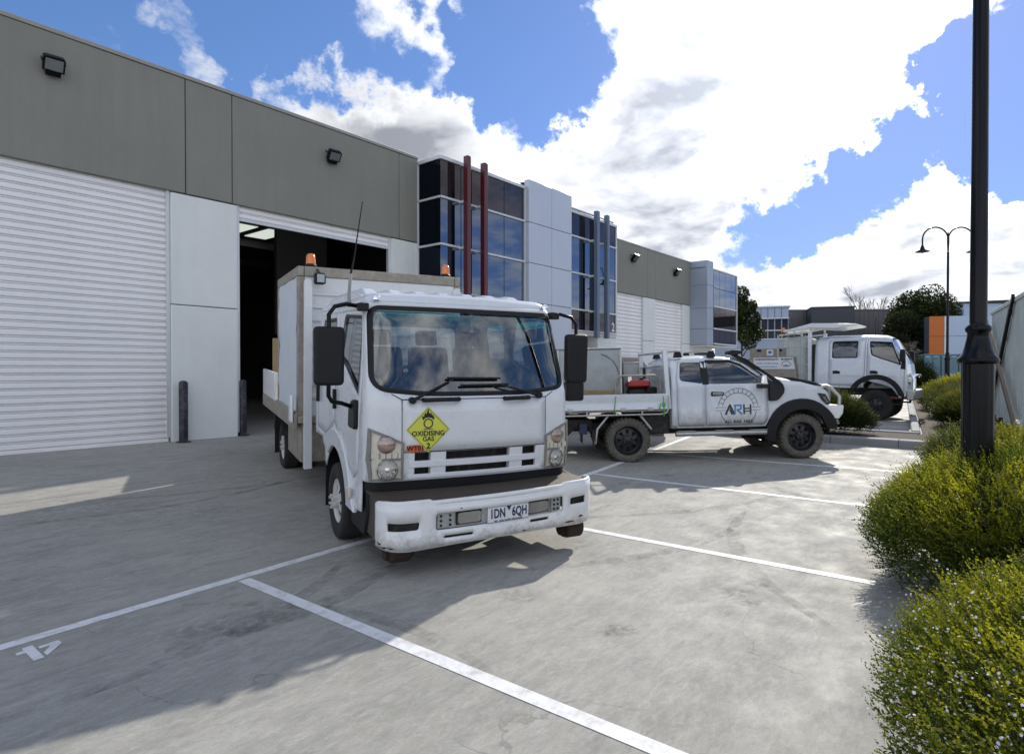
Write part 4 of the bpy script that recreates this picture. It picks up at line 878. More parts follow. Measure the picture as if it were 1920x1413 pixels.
# aerial
ae = MB().tube([(.06, -.99, 2.30), (.10, -1.0, 2.42), (.16, -1.0, 2.60)], [.022, .018, .014], 8).build('aerial', 'galv', tr, smooth=50)
MB().tube([(.16, -1.0, 2.60), (.28, -1.0, 2.72), (.58, -1.0, 3.17)], [.011, .007, .004], 6).build('aerial_whip', 'black_plastic', ae)
for s in (-1, 1): MB().lathe([(.035, 0), (.035, .02), (.028, .038), (0, .045)], 12, (.52, s * .86, 2.345)).build('roof_marker', 'chrome', tr, smooth=40)
# bumper
BH = 1.04; BR = .22; BOY = .085; ROLL = .026
def bmap(p, z, off=0.):
    s = 1 if p >= 0 else -1; q = abs(p); wf = BH - BR; bx = 1.195 - .0
    if q <= 1: return (bx + off - .05 * q * q, BOY + s * q * wf, z + ROLL * s * q * wf)
    if q <= 2:
        a = (q - 1) * math.pi / 2; return (bx - .05 - BR + (BR + off) * math.cos(a), BOY + s * (wf + (BR + off) * math.sin(a)), z + ROLL * s * (wf + BR * math.sin(a)))
    return (bx - .05 - BR - (q - 2) * .3, BOY + s * (BH + off), z + ROLL * s * BH)
def bp(y, z):
    y -= BOY; wf = BH - BR; s = 1 if y >= 0 else -1; a = abs(y)
    return (s * a / wf, z) if a <= wf else (s * (1 + math.asin(min(1, (a - wf) / BR)) / (math.pi / 2)), z)
def bm_(off): return lambda p, z: bmap(p, z, off)
lowb = [(-2.0, .315), (-1.5, .30), (-1.0, .292), (-.5, .31), (0, .315), (.5, .31), (1.0, .292), (1.5, .30), (2.0, .315)]
topb = [(2.0, .665), (1.6, .68), (1.0, .68), (.80, .68), (.70, .637), (.4, .63), (0, .627), (-.4, .63), (-.70, .637), (-.80, .68), (-1.0, .68), (-1.6, .68), (-2.0, .665)]
rec = rpoly([bp(-.52, .435), bp(.72, .435), bp(.72, .575), bp(-.52, .575)], .03, 4)
slots = [rpoly([bp(-.90, .455), bp(-.665, .455), bp(-.655, .52), bp(-.90, .525)], .02, 3), rpoly([bp(.80, .480), bp(.985, .480), bp(.985, .55), bp(.80, .545)], .02, 3), rpoly([bp(-.45, .362), bp(-.19, .362), bp(-.19, .385), bp(-.45, .385)], .008, 2), rpoly([bp(.36, .385), bp(.56, .385), bp(.56, .41), bp(.36, .41)], .008, 2)]
bu = sheet(lowb + topb, [rec] + slots, .07, bm_(0)).build('bumper', 'bumper_face', tr, smooth=50, solid=.02)
MB().tube([bmap(p, z, -.012) for p, z in densify(topb, .08)[:-2]], .020, 10).build('bumper_lip', 'bumper_white', bu, smooth=60)
MB().tube([bmap(p, z, -.02) for p, z in densify(lowb, .08)[:-2]], .018, 8).build('bumper_lower_edge', 'bumper_white', bu, smooth=60)
for sgn in (-1, 1):
    MB().prism([(.45, .31), (.95, .31), (.95, .655), (.45, .70)], lambda a, b, c: (a, BOY + sgn * c, b), BH - .03, BH - .005).build('bumper_end', 'deck_plate', bu)
for sl_ in slots: sheet(shrink(sl_, -.012), [], .1, bm_(-.03)).build('slot_backing', 'chassis', bu)
rp = sheet(shrink(rec, -.01), [], .1, bm_(-.055)).build('light_recess', 'bumper_white', bu)
for (y0, y1) in ((-.50, -.36), (.60, .70)):
    bk = sheet([bp(y0, .445), bp(y1, .445), bp(y1, .565), bp(y0, .565)], [], .1, bm_(-.02)).build('bracket_plate', 'galv', bu, solid=.01)
    for zz in (.465, .505, .545):
        for yy in (y0 + .03, y1 - .03): MB().cyl(bmap(*bp(yy, zz), -.018), bmap(*bp(yy, zz), -.008), .011, 8).build('bolt', 'ink', bk)
for (y0, y1) in ((-.33, -.105), (.345, .57)):
    fo = MB(); c0 = (y0 + y1) / 2
    L1 = sheet([bp(y0, .452), bp(y1, .452), bp(y1, .562), bp(y0, .562)], [], .1, bm_(-.035)).build('fog_lamp', 'chassis', bu, solid=.03)
    rr = [bp(c0 + (y1 - y0) * .46 * a, .507 + .046 * b) for a, b in rpoly([(-1, -1), (1, -1), (1, 1), (-1, 1)], .35, 4)]
    sheet(rr, [], .1, lambda p, z: bmap(p, z, -.012 - 3.0 * (z - .507) ** 2)).build('reflector', 'aluminium', L1, smooth=60)
    sheet(rr, [], .1, bm_(-.004)).build('lens', 'clear_lens', L1, smooth=60)
pl = sheet([bp(-.062, .437), bp(.336, .437), bp(.336, .573), bp(-.062, .573)], [], .1, bm_(.012)).build('number_plate', 'plate_white', bu, solid=.006)
def bt(s_, y, z, size, m, nm, off=.0165, **kw):
    o_ = Vector(bmap(*bp(y, z), off)); rr_ = Vector(bmap(*bp(y + .1, z), off)) - Vector(bmap(*bp(y - .1, z), off)); return text(s_, size, m, pl, nm, o_, rr_, Vector((0, 0, 1)) - rr_.normalized() * rr_.normalized().z, lift=.001, **kw)
bt('1DN', .032, .511, .112, 'ink_navy', 'lettering', sx=.66, bold=.003); bt('6QH', .245, .511, .112, 'ink_navy', 'lettering', sx=.66, bold=.003)
bt('VIC - STAY ALERT STAY ALIVE', .137, .448, .022, 'ink_navy', 'lettering', sx=.95, bold=.0005)
sheet([bp(.115, .570), bp(.165, .570), bp(.14, .525)], [], .1, bm_(.0172)).build('plate_emblem', 'ink_navy', pl)
for z_ in (.439, .569): sheet([bp(-.06, z_), bp(.334, z_), bp(.334, z_ + .003), bp(-.06, z_ + .003)], [], .1, bm_(.0172)).build('plate_border', 'ink_navy', pl)
# scrapes on the bumper corners and lower lip
for (y0, z0, w_, h_) in ((-.90, .318, .10, .018), (-.955, .345, .05, .03), (.80, .325, .12, .016), (.93, .36, .05, .02), (.30, .325, .05, .01), (-.30, .60, .02, .012), (.55, .47, .015, .01)):
    sheet([bp(y0 + w_ * a, z0 + h_ * b) for a, b in ((-.5, -.3), (-.2, -.5), (.3, -.4), (.5, 0), (.2, .3), (-.1, .5), (-.4, .2))], [], .2, bm_(.0115)).build('scrape', 'rust', bu)
# step deck behind the bumper
dk = [(.70, -.99), (.76, -.5), (.78, 0), (.76, .5), (.70, .99)]; fr = [bmap(p, .62, -.02)[:2] for p in (2, 1.6, 1.3, 1.0, .5, 0, -.5, -1.0, -1.3, -1.6, -2)]
sheet(dk + fr, [], .12, lambda x, y: (x, y, .70 - .075 * max(0, (x - .75) / .4) + ROLL * y * max(0, (x - .75) / .4))).build('step_deck', 'deck_plate', tr, solid=.02)
MB().box(.40, 1.0, -.60, .60, .40, .60).build('front_crossmember', 'chassis', tr, bevel=.02)
for y in (-.78, .93):
    hk = MB().prism(rpoly([(.86, .34), (.86, .20), (.94, .13), (1.06, .15), (1.10, .24), (1.06, .34)], .04, 4), lambda a, b, c: (a, c, b), y - .09, y + .09).build('rail_guide_stop', 'rust', tr, bevel=.02)
    MB().cyl((.97, y - .12, .22), (.97, y + .12, .22), .06, 14).build('roller', 'rust', hk, smooth=40)
# chassis, axles, wheels
for y in (-.40, .40): MB().box(-6.1, .75, y - .04, y + .04, .55, .78).build('chassis_rail', 'chassis', tr)
for x in (WX, -4.30): MB().cyl((x, -.85, .36), (x, .85, .36), .07, 12).build('axle', 'chassis', tr)
MB().lathe([(0, -.16), (.15, -.12), (.19, 0), (.15, .12), (0, .16)], 16, (-4.30, 0, .38), axis='y').build('differential', 'chassis', tr, smooth=50)
MB().box(-1.1, .3, -.32, .32, .45, .95).build('engine', 'chassis', tr, bevel=.03)
for s in (-1, 1):
    wheel(tr, (WX, s * .90, WZ), .385, .23, .225, s, 'rubber', 'rim_white', holes=6, dish=-.02)
    wheel(tr, (-4.30, s * .93, WZ), .385, .22, .225, s, 'rubber', 'rim_white', holes=6, dish=.06)
    wheel(tr, (-4.30, s * .67, WZ), .385, .22, .225, s, 'rubber', 'rim_white', holes=6, dish=.06)
    MB().prism([(-.99, .92), (-.99, .18), (-.965, .18), (-.965, .92)], lambda a, b, c: (a, s * c, b), .66, 1.0).build('mud_flap', 'black_plastic', tr)
    MB().box(-3.45, -2.35, *sorted((s * .72, s * 1.06)), .42, .92).build('underbody_locker', 'aged_ali', tr, bevel=.012)
    MB().prism(arc(-4.30, WZ, .52, 25, 155, 10) + arc(-4.30, WZ, .50, 155, 25, 10), lambda a, b, c: (a, s * c, b), .55, 1.10).build('rear_mudguard', 'chassis', tr)
    MB().prism([(-4.86, .8), (-4.86, .16), (-4.84, .16), (-4.84, .8)], lambda a, b, c: (a, s * c, b), .56, 1.08).build('mud_flap', 'black_plastic', tr)
# tray and box body
BW, BX0, BX1, BZ0, BZ1 = 1.106, -2.28, -4.29, 1.0, 2.934
MB().box(-6.0, -2.22, -BW, BW, .94, 1.03).build('tray_deck', 'aged_ali', tr, bevel=.01)
for s in (-1, 1):
    MB().box(-6.0, -2.24, *sorted((s * (BW + .005), s * (BW + .045))), .86, 1.06).build('coaming_rail', 'aged_ali', tr, bevel=.008)
    MB().box(-6.0, -4.34, *sorted((s * (BW - .01), s * (BW + .04))), 1.062, 1.50).build('drop_side', 'bumper_white', tr, bevel=.01)
    MB().box(-2.42, -2.24, *sorted((s * (BW + .05), s * (BW + .09))), .95, 1.30).build('side_latch', 'bumper_white', tr, bevel=.02)
bx = node('box_body', tr)
for s in (-1, 1):
    rows = []
    for i in range(15):
        x = BX0 - .10 + (BX1 - BX0 + .2) * i / 14; rows.append([(x, s * (BW - .012 + .012 * math.sin(i * 1.7 + j * .8) * math.sin(math.pi * j / 16) + .006 * math.sin(j * 2.1 + i)), BZ0 + .06 + (BZ1 - .12 - BZ0 - .06) * j / 16) for j in range(17)])
    MB().grid(rows).build('side_curtain', 'tarp', bx, smooth=60)
    for x0, x1 in ((BX0, BX0 - .10), (BX1 + .10, BX1)): MB().box(*sorted((x0, x1)), *sorted((s * (BW - .09), s * BW)), BZ0, BZ1 - .13).build('corner_post', 'aged_ali', bx, bevel=.012)
    MB().box(BX1, BX0, *sorted((s * (BW - .08), s * BW)), BZ1 - .128, BZ1).build('roof_rail', 'aged_ali', bx, bevel=.012)
    MB().box(BX1, BX0, *sorted((s * (BW - .02), s * (BW + .03))), BZ0 - .10, BZ0 + .08).build('side_rail', 'aged_ali', bx, bevel=.012)
MB().box(BX0 - .08, BX0, -BW + .082, BW - .082, BZ1 - .128, BZ1).build('roof_rail', 'aged_ali', bx, bevel=.012)
MB().box(BX1, BX1 + .08, -BW + .082, BW - .082, BZ1 - .128, BZ1).build('roof_rail', 'aged_ali', bx, bevel=.012)
MB().box(BX1 + .02, BX0 - .02, -BW + .03, BW - .03, BZ1 - .05, BZ1 - .03).build('box_roof', 'truck_white', bx)
MB().box(BX0 - .05, BX0 - .02, -BW + .09, BW - .09, BZ0, BZ1 - .13).build('bulkhead', 'truck_white', bx)
for k in range(9):
    z = 1.25 + k * .165; MB().box(BX0 - .022, BX0 + .012, -BW + .1, BW - .1, z, z + .055).build('bulkhead_rib', 'truck_white', bx, bevel=.01)
MB().box(BX1 + .02, BX1 + .05, -BW + .09, BW - .09, BZ0, BZ1 - .13).build('rear_wall', 'truck_white', bx)
for s in (-1, 1):
    MB().prism(rpoly([(-.05, .37), (.05, .37), (.05, 2.76), (-.05, 2.76)], [0, 0, .04, .04], 4), lambda a, b, c: (c, s * 1.0 + a, b), -2.20, -2.12).build('headboard_post', 'truck_white', tr, bevel=.008)
for s in (-1, 1):
    b_ = MB().lathe([(.075, 0), (.075, .03), (.062, .045)], 18, (-2.40, s * .927, BZ1)).build('beacon', 'black_plastic', tr, smooth=40)
    MB().lathe([(.060, .045), (.062, .06), (.056, .14), (.048, .165), (.025, .178), (0, .18)], 18, (-2.40, s * .927, BZ1), cap=False).build('beacon_lens', 'orange_lens', b_, smooth=50)
wlm = MB().box(-2.19, -2.05, -.93, -.80, 2.70, 2.84).build('work_lamp', 'black_plastic', tr, bevel=.02)
MB().box(-2.049, -2.045, -.91, -.82, 2.72, 2.82).build('lens', 'galv', wlm)
MB().bar((-2.12, -.87, 2.83), (-2.26, -.87, 2.90), .03, .02).build('lamp_bracket', 'black_plastic', wlm)
# load at the tail
MB().box(-5.9, -5.84, -1.0, -.6, 1.03, 2.05).build('tail_rack', 'wood', tr)
# ------------------------------------------------------------------ tray back ute (local: x forward, y away from the photographed side, z up)
UT = Vector((9.896, 5.451, .03)); URZ = R(-48.12); UPIT = -math.atan(.065 / 3.19)
ut = thing('utility_pickup', 'white extended cab utility with black snorkel, muddy tyres and a round rail logo', 'ute', UT, (0, UPIT, URZ))
UW = 1.84; UM = UW / 2 + .02      # body width, centre line
def uy(x, z):       # body side (photographed side) offset
    y = .035
    if z > 1.40: y += (z - 1.40) * .36 + max(0, z - 1.75) * .55
    if z < .75: y += (.75 - z) * .25
    if x > 3.2: y += max(0, x - 3.2) ** 2 * .22
    y += .018 * math.cos((z - 1.05) * 5.0)
    return y
def us(s, off=0.0):   # s=0 near side, s=1 far side
    return (lambda x, z: (x, uy(x, z) - off, z)) if s == 0 else (lambda x, z: (x, 2 * UM - uy(x, z) + off, z))
FWX, FWZ, RWX = 3.19, .405, 0.0
fa = arc(FWX, FWZ, .50, 22, 168, 12)
top_line = [(.80, 1.70), (.82, 1.79), (.90, 1.85), (1.2, 1.885), (1.5, 1.895), (1.8, 1.88), (2.02, 1.83), (2.2, 1.74), (2.66, 1.475), (2.9, 1.43), (3.2, 1.385), (3.5, 1.31), (3.66, 1.24)]
body_ol = [(.80, .60), (2.62, .60), (2.70, .50)] + fa[::-1] + [(3.72, .72), (3.74, .95), (3.76, 1.06), (3.72, 1.18)] + top_line[::-1]
w_rear = rpoly([(.95, 1.46), (1.36, 1.40), (1.37, 1.79), (.99, 1.79)], [.06, .03, .03, .06], 4)
w_front = rpoly([(1.47, 1.39), (2.42, 1.385), (2.40, 1.46), (2.06, 1.70), (1.90, 1.77), (1.47, 1.79)], [.03, .02, .04, .1, .1, .03], 4)
d_front = rpoly([(1.43, .63), (2.52, .63), (2.58, .80), (2.57, 1.30), (2.46, 1.46), (2.10, 1.73), (1.90, 1.80), (1.43, 1.82)], [.03, .06, .05, .05, .05, .05, .05, .03], 3)
d_rear = rpoly([(.92, .63), (1.42, .63), (1.42, 1.82), (.96, 1.81), (.90, 1.5)], [.05, .02, .02, .05, .05], 3)
for s in (0, 1):
    sheet(body_ol, [d_front, d_rear], .09, us(s)).build('body_side', 'ute_body', ut, smooth=50, solid=.01)
    dd = sheet(shrink(d_front, .006), [w_front], .09, us(s, .002)).build('door', 'ute_body', ut, smooth=50, solid=.012)
    sheet(shrink(w_front, -.004), [], .12, us(s, -.006)).build('side_window', 'car_glass', dd, smooth=60)
    MB().prism(rpoly([(1.55, 1.19), (1.72, 1.19), (1.74, 1.225), (1.55, 1.235)], .015, 3), lambda a, b, c: (a, (uy(a, b) - c if s == 0 else 2 * UM - uy(a, b) + c), b), .0, .035).build('door_handle', 'chrome', dd, bevel=.008)
    sheet(rpoly([(1.52, 1.165), (1.75, 1.175), (1.77, 1.24), (1.52, 1.255)], .03, 3), [], .08, us(s, .011)).build('handle_recess', 'dash', dd)
    de = sheet(shrink(d_rear, .005), [w_rear], .09, us(s, .002)).build('rear_door', 'ute_body', ut, smooth=50, solid=.012)
    sheet(shrink(w_rear, -.004), [], .12, us(s, -.006)).build('side_window', 'car_glass', de, smooth=60)
    sheet(rpoly([(1.36, 1.385), (1.48, 1.385), (1.48, 1.80), (1.36, 1.80)], .01, 2), [], .1, us(s, .010)).build('door_pillar', 'black_plastic', ut, solid=.006)
    # visor along the window top
    sheet([(1.47, 1.79), (1.90, 1.775), (2.08, 1.705), (2.40, 1.47), (2.40, 1.50), (2.10, 1.745), (1.92, 1.815), (1.47, 1.825)], [], .1, us(s, .02)).build('window_visor', 'black_plastic', ut, solid=.01)
    # flare with mud flap
    fo_ = arc(FWX, FWZ, .69, 12, 172, 16); fi_ = arc(FWX, FWZ, .49, 14, 178, 16)
    lo = [(2.52, .34), (2.70, .30)]
    def fy_(a, b, c): return (a, (uy(min(a, 3.6), max(b, .6)) - c) if s == 0 else (2 * UM - uy(min(a, 3.6), max(b, .6)) + c), b)
    MB().prism(fo_ + lo + fi_[::-1], fy_, .075, -.03).build('wheel_flare', 'black_plastic', ut, bevel=.02)
    MB().prism(arc(FWX, FWZ, .53, -20, 200, 14), lambda a, b, c: (a, c if s == 0 else 2 * UM - c, b), .34, .36).build('wheel_liner', 'chassis', ut)
    MB().tube([(.86, uy(1, .5) - .06 if s == 0 else 2 * UM - uy(1, .5) + .06, .50), (2.52, uy(1, .5) - .06 if s == 0 else 2 * UM - uy(1, .5) + .06, .50)], .045, 10).build('side_step', 'aluminium', ut, smooth=50)
    for x in (1.05, 1.75, 2.38): MB().box(x - .16, x + .16, *sorted(((uy(1, .5) - .10, uy(1, .5) - .02) if s == 0 else (2 * UM - uy(1, .5) + .02, 2 * UM - uy(1, .5) + .10))), .540, .555).build('step_pad', 'galv', ut, bevel=.005)
    # mirror
    ys = (uy(2.35, 1.45) - .22, uy(2.35, 1.45) - .01) if s == 0 else (2 * UM - uy(2.35, 1.45) + .01, 2 * UM - uy(2.35, 1.45) + .22)
    mm = MB().prism(rpoly([(2.36, 1.36), (2.50, 1.36), (2.47, 1.54), (2.38, 1.54)], .04, 4), lambda a, b, c: (a, c, b), ys[0], ys[1]).build('mirror', 'chrome', ut, bevel=.03)
    MB().box(2.355, 2.50, ys[0] + .01, ys[1] + .02, 1.30, 1.37).build('mirror_foot', 'black_plastic', mm, bevel=.01)
    # headlamp
    hl = rpoly([(3.50, 1.19), (3.66, 1.165), (3.77, 1.00), (3.70, .96), (3.58, 1.06)], .02, 3)
    hh = sheet(hl, [], .08, us(s, .012)).build('headlamp', 'dash', ut, solid=.012)
    sheet(rpoly([(3.60, 1.12), (3.66, 1.12), (3.73, 1.01), (3.69, 1.0)], .01, 2), [], .08, us(s, .022)).build('reflector', 'chrome', hh)
    sheet(hl, [], .08, us(s, .028)).build('lens', 'clear_lens', hh)
# top skins across the body
def skin(pts, name, m, crown=.03, inset=0.0, sm=60):
    rows = []
    for (x, z) in pts:
        ya = uy(x, z) + inset; yb = 2 * UM - ya; rows.append([(x, ya + (yb - ya) * j / 14, z + crown * (1 - abs(2 * j / 14 - 1) ** 2.6)) for j in range(15)])
    return MB().grid(rows).build(name, m, ut, smooth=sm)
skin(top_line[:7], 'roof', 'ute_white', .035)
skin([(2.02, 1.83), (2.2, 1.74), (2.43, 1.607), (2.66, 1.475)], 'windscreen', 'car_glass', .03)
bn = skin([(2.66, 1.475), (2.9, 1.43), (3.2, 1.385), (3.5, 1.31), (3.66, 1.24), (3.72, 1.18)], 'bonnet', 'ute_white', .07)
skin([(3.72, 1.18), (3.76, 1.06), (3.74, .95), (3.72, .72)], 'grille', 'black_plastic', .0)
skin([(.80, 1.70), (.80, 1.3), (.80, .60)], 'cab_back', 'ute_white', .0)
MB().tube([(2.72, .30, 1.485), (2.74, .62, 1.515), (2.74, 1.26, 1.515), (2.72, 1.58, 1.485)], .014, 6).build('bonnet_guard', 'black_plastic', bn)
MB().prism([(3.05, 1.46), (3.45, 1.36), (3.62, 1.31), (3.62, 1.33), (3.45, 1.40), (3.05, 1.49)], lambda a, b, c: (a, c, b), .12, 1.75).build('bonnet_protector', 'dash', bn, bevel=.01)
# snorkel
sn = MB().prism(rpoly([(2.58, 1.06), (2.74, 1.07), (2.86, 1.22), (2.84, 1.34), (2.76, 1.43), (2.18, 1.87), (2.06, 1.94), (1.99, 1.91), (2.14, 1.80), (2.52, 1.49), (2.57, 1.35)], [.03, .06, .06, .05, .1, .03, .03, .03, .03, .1, .05], 4), lambda a, b, c: (a, uy(a, b) - c, b), -.02, .075).build('snorkel', 'black_plastic', ut, bevel=.022)
MB().prism(rpoly([(1.88, 1.915), (2.02, 1.90), (2.15, 1.945), (2.13, 1.995), (1.96, 2.005), (1.88, 1.97)], .03, 4), lambda a, b, c: (a, c, b), .13, .30).build('snorkel_head', 'black_plastic', sn, bevel=.03)
# bullbar
bb = MB().prism([(3.42, .96), (3.80, .96), (4.00, .95), (3.98, .80), (3.90, .70), (3.66, .74), (3.60, .80)], lambda a, b, c: (a, c, b), .06, UW - .02).build('bull_bar', 'bumper_white', ut, bevel=.02)
MB().prism([(3.56, .80), (3.64, .735), (3.92, .68), (3.94, .60), (3.60, .62)], lambda a, b, c: (a, c, b), .10, UW - .06).build('lower_tray', 'grey_trim', bb, bevel=.015)
for y in (.42, 1.46):
    MB().tube([(3.90, y, .94), (3.91, y, 1.22), (3.86, y, 1.30), (3.78, y, 1.28)], .036, 10).build('bull_bar_upright', 'aluminium', bb, smooth=50)
MB().tube([(3.94, .12, .95), (3.97, .16, 1.10), (3.88, .30, 1.27), (3.87, .46, 1.30), (3.87, 1.42, 1.30), (3.88, 1.58, 1.27), (3.97, 1.72, 1.10), (3.94, 1.76, .95)], .034, 10).build('bull_bar_hoop', 'aluminium', bb, smooth=50)
MB().box(3.96, 4.06, .5, 1.38, .76, .93).build('winch', 'black_plastic', bb, bevel=.02)
# roof racks
for x in (.98, 1.60):
    rk = MB().prism(rpoly([(x - .045, 1.985), (x + .045, 1.985), (x + .03, 2.01), (x - .03, 2.01)], .01, 2), lambda a, b, c: (a, c, b), .14, UW - .10).build('roof_rack_bar', 'aluminium', ut, bevel=.006)
    for y in (.24, UW - .20): MB().prism([(x - .075, 1.88), (x + .075, 1.88), (x + .045, 1.985), (x - .045, 1.985)], lambda a, b, c: (a, c, b), y - .06, y + .05).build('rack_foot', 'black_plastic', rk, bevel=.012)
# chassis and wheels
for y in (.42, 1.42): MB().box(-1.25, 3.6, y - .04, y + .04, .56, .70).build('chassis_rail', 'chassis', ut)
MB().box(-.55, 2.9, .5, 1.35, .46, .62).build('driveline', 'chassis', ut, bevel=.03)
MB().box(.25, .78, .12, 1.7, .50, .86).build('underbody_tank', 'chassis', ut, bevel=.03)
MB().prism([(-1.25, .55), (-1.32, .78), (-.62, .78), (-.60, .66), (-.95, .60), (-1.05, .50), (-1.18, .48)], lambda a, b, c: (a, c, b), .25, 1.6).build('tow_bar', 'chassis', ut, bevel=.01)
MB().box(-.86, -.72, .16, .24, .52, .72).build('rear_step', 'ink_navy', ut, bevel=.01)
for y in (.16, UW - .16 + .04):
    s = -1 if y < .9 else 1
    wheel(ut, (RWX, y, FWZ), .395, .29, .272, s, 'dusty_rubber', 'rim_black', lugs=34, holes=8, dish=.09)
    wheel(ut, (FWX, y, FWZ), .395, .29, .272, s, 'dusty_rubber', 'rim_black', lugs=34, holes=8, dish=.09)
for x in (RWX, FWX): MB().cyl((x, .2, FWZ), (x, 1.7, FWZ), .05, 10).build('axle', 'chassis', ut)
# tray
trz = .90
MB().box(-1.52, .74, .03, UW + .01, trz + .02, trz + .07).build('tray_deck', 'aged_ali', ut)
for y, s in ((.0, 0), (UW + .01, 1)):
    dsd = MB().prism([(0, trz + .06), (.0, 1.24), (.028, 1.24), (.028, 1.17), (.05, 1.10), (.05, 1.05), (.028, .99), (.028, trz + .06)] if s else [(0, trz + .06), (.0, 1.24), (-.028, 1.24), (-.028, 1.17), (-.008, 1.12), (-.008, 1.06), (-.028, .99), (-.028, trz + .06)], lambda a, b, c: (c, y + a, b), -1.52, .70).build('drop_side', 'ute_white', ut, bevel=.006)
    for x in (-1.05, -.1, .40): MB().box(x - .05, x + .05, y - .045 if s == 0 else y + .03, y - .02 if s == 0 else y + .06, trz + .05, trz + .10).build('hinge', 'aluminium', dsd)
    rl = MB().tube([(-1.52, y, trz - .03), (.60, y, trz - .03), (.69, y, trz - .01), (.73, y, trz + .06), (.73, y, trz + .30)], .017, 8).build('tie_rail', 'aluminium', ut, smooth=50)
    for x in (-1.3, -.75, -.22, .25): MB().box(x - .012, x + .012, y - .012, y + .012, trz - .03, trz + .04).build('rail_stay', 'aluminium', rl)
    yy = y + .04 if s == 0 else y - .04
    mg = MB().tube([(-.34, yy, trz - .02), (-.56, yy, .62), (-.60, yy, .36)], .022, 8).build('mudguard_stay', 'aluminium', ut, smooth=50)
    MB().tube([(.20, yy, trz - .02), (.42, yy, .60)], .022, 8).build('mudguard_stay', 'aluminium', ut)
    MB().box(-.61, -.595, y + .02 if s == 0 else y - .30, y + .30 if s == 0 else y - .02, .20, .62).build('mud_flap', 'black_plastic', ut)
MB().box(-1.56, -1.53, .0, UW + .01, trz + .06, 1.24).build('tailgate', 'ute_white', ut, bevel=.008)
hb = MB().prism([(.70, trz + .06), (.78, trz + .06), (.72, 2.01), (.64, 2.01)], lambda a, b, c: (a, c, b), -.005, .075).build('headboard', 'ute_white', ut, bevel=.008)
MB().prism([(.70, trz + .06), (.78, trz + .06), (.72, 2.01), (.64, 2.01)], lambda a, b, c: (a, c, b), UW - .07, UW + .01).build('headboard_post', 'ute_white', hb, bevel=.008)
for z in (1.30, 1.50, 1.70, 1.97): MB().box(.70 - (z - 1.0) * .055, .735 - (z - 1.0) * .055, .075, UW - .07, z - .02, z + .02).build('headboard_rail', 'ute_white', hb)
MB().box(-.8, -.75, .02, UW - .02, trz - .05, trz + .02).build('tray_bearer', 'chassis', ut)
# logo on the door: ring of sleepers, rail lines, letters
lc = (2.02, .935)
def lg(poly, m, nm='logo_mark', off=.0135): return sheet(poly, [], .06, us(0, off)).build(nm, m, ut)
def arcband(r0, r1, a0, a1, m, n=26): 
    q = [(lc[0] + r0 * math.cos(R(a0 + (a1 - a0) * i / n)), lc[1] + r0 * math.sin(R(a0 + (a1 - a0) * i / n))) for i in range(n + 1)]; w_ = [(lc[0] + r1 * math.cos(R(a0 + (a1 - a0) * i / n)), lc[1] + r1 * math.sin(R(a0 + (a1 - a0) * i / n))) for i in range(n + 1)]
    MB().grid([[us(0, .0135)(*p) for p in q], [us(0, .0135)(*p) for p in w_]]).build('logo_ring', m, ut)
arcband(.365, .373, 8, 172, 'ink_grey'); arcband(.285, .293, 8, 172, 'ink_grey'); arcband(.325, .335, 188, 236, 'ink_grey'); arcband(.325, .335, 304, 352, 'ink_grey')
for i in range(11):
    a = R(18 + i * 14.4); c, s = math.cos(a), math.sin(a); t_ = .004
    lg([(lc[0] + .293 * c - s * t_, lc[1] + .293 * s + c * t_), (lc[0] + .293 * c + s * t_, lc[1] + .293 * s - c * t_), (lc[0] + .365 * c + s * t_, lc[1] + .365 * s - c * t_), (lc[0] + .365 * c - s * t_, lc[1] + .365 * s + c * t_)], 'ink_grey')
for x0, x1 in ((1.60, 1.80), (2.26, 2.44)):
    for z in (.905, .955): lg([(x0, z), (x1, z), (x1, z + .008), (x0, z + .008)], 'ink_grey')
lw = .030
def stroke(a, b, m, w_=lw):
    a = Vector(a); b = Vector(b); n = Vector((-(b - a).y, (b - a).x)).normalized() * w_ / 2; lg([tuple(a - n), tuple(b - n), tuple(b + n), tuple(a + n)], m, 'logo_letter', .015)
stroke((1.785, .83), (1.87, 1.01), 'ink_grey', .036); stroke((1.86, 1.01), (1.945, .83), 'ink_grey', .04); stroke((1.865, .93), (1.90, .83), 'ink_grey', .03)
stroke((1.955, .83), (1.965, 1.005), 'ink_blue', .026); stroke((1.94, .995), (2.08, .995), 'ink_blue', .03); stroke((2.075, 1.0), (2.065, .92), 'ink_blue', .03); stroke((2.07, .925), (1.985, .915), 'ink_blue', .026); stroke((2.0, .92), (2.085, .83), 'ink_blue', .032)
stroke((2.125, .83), (2.125, 1.01), 'ink_grey'); stroke((2.245, .83), (2.245, 1.01), 'ink_grey'); stroke((2.125, .935), (2.245, .935), 'ink_grey', .024); stroke((2.125, .885), (2.245, .885), 'ink_grey', .020)
text('ALL RAIL HIRE', .082, 'ink_grey', ut, 'logo_lettering', (2.02, uy(2.0, .70) - .017, .70), (1, 0, 0), (0, 0, 1), sx=1.0, bold=.0008, shear=.15)
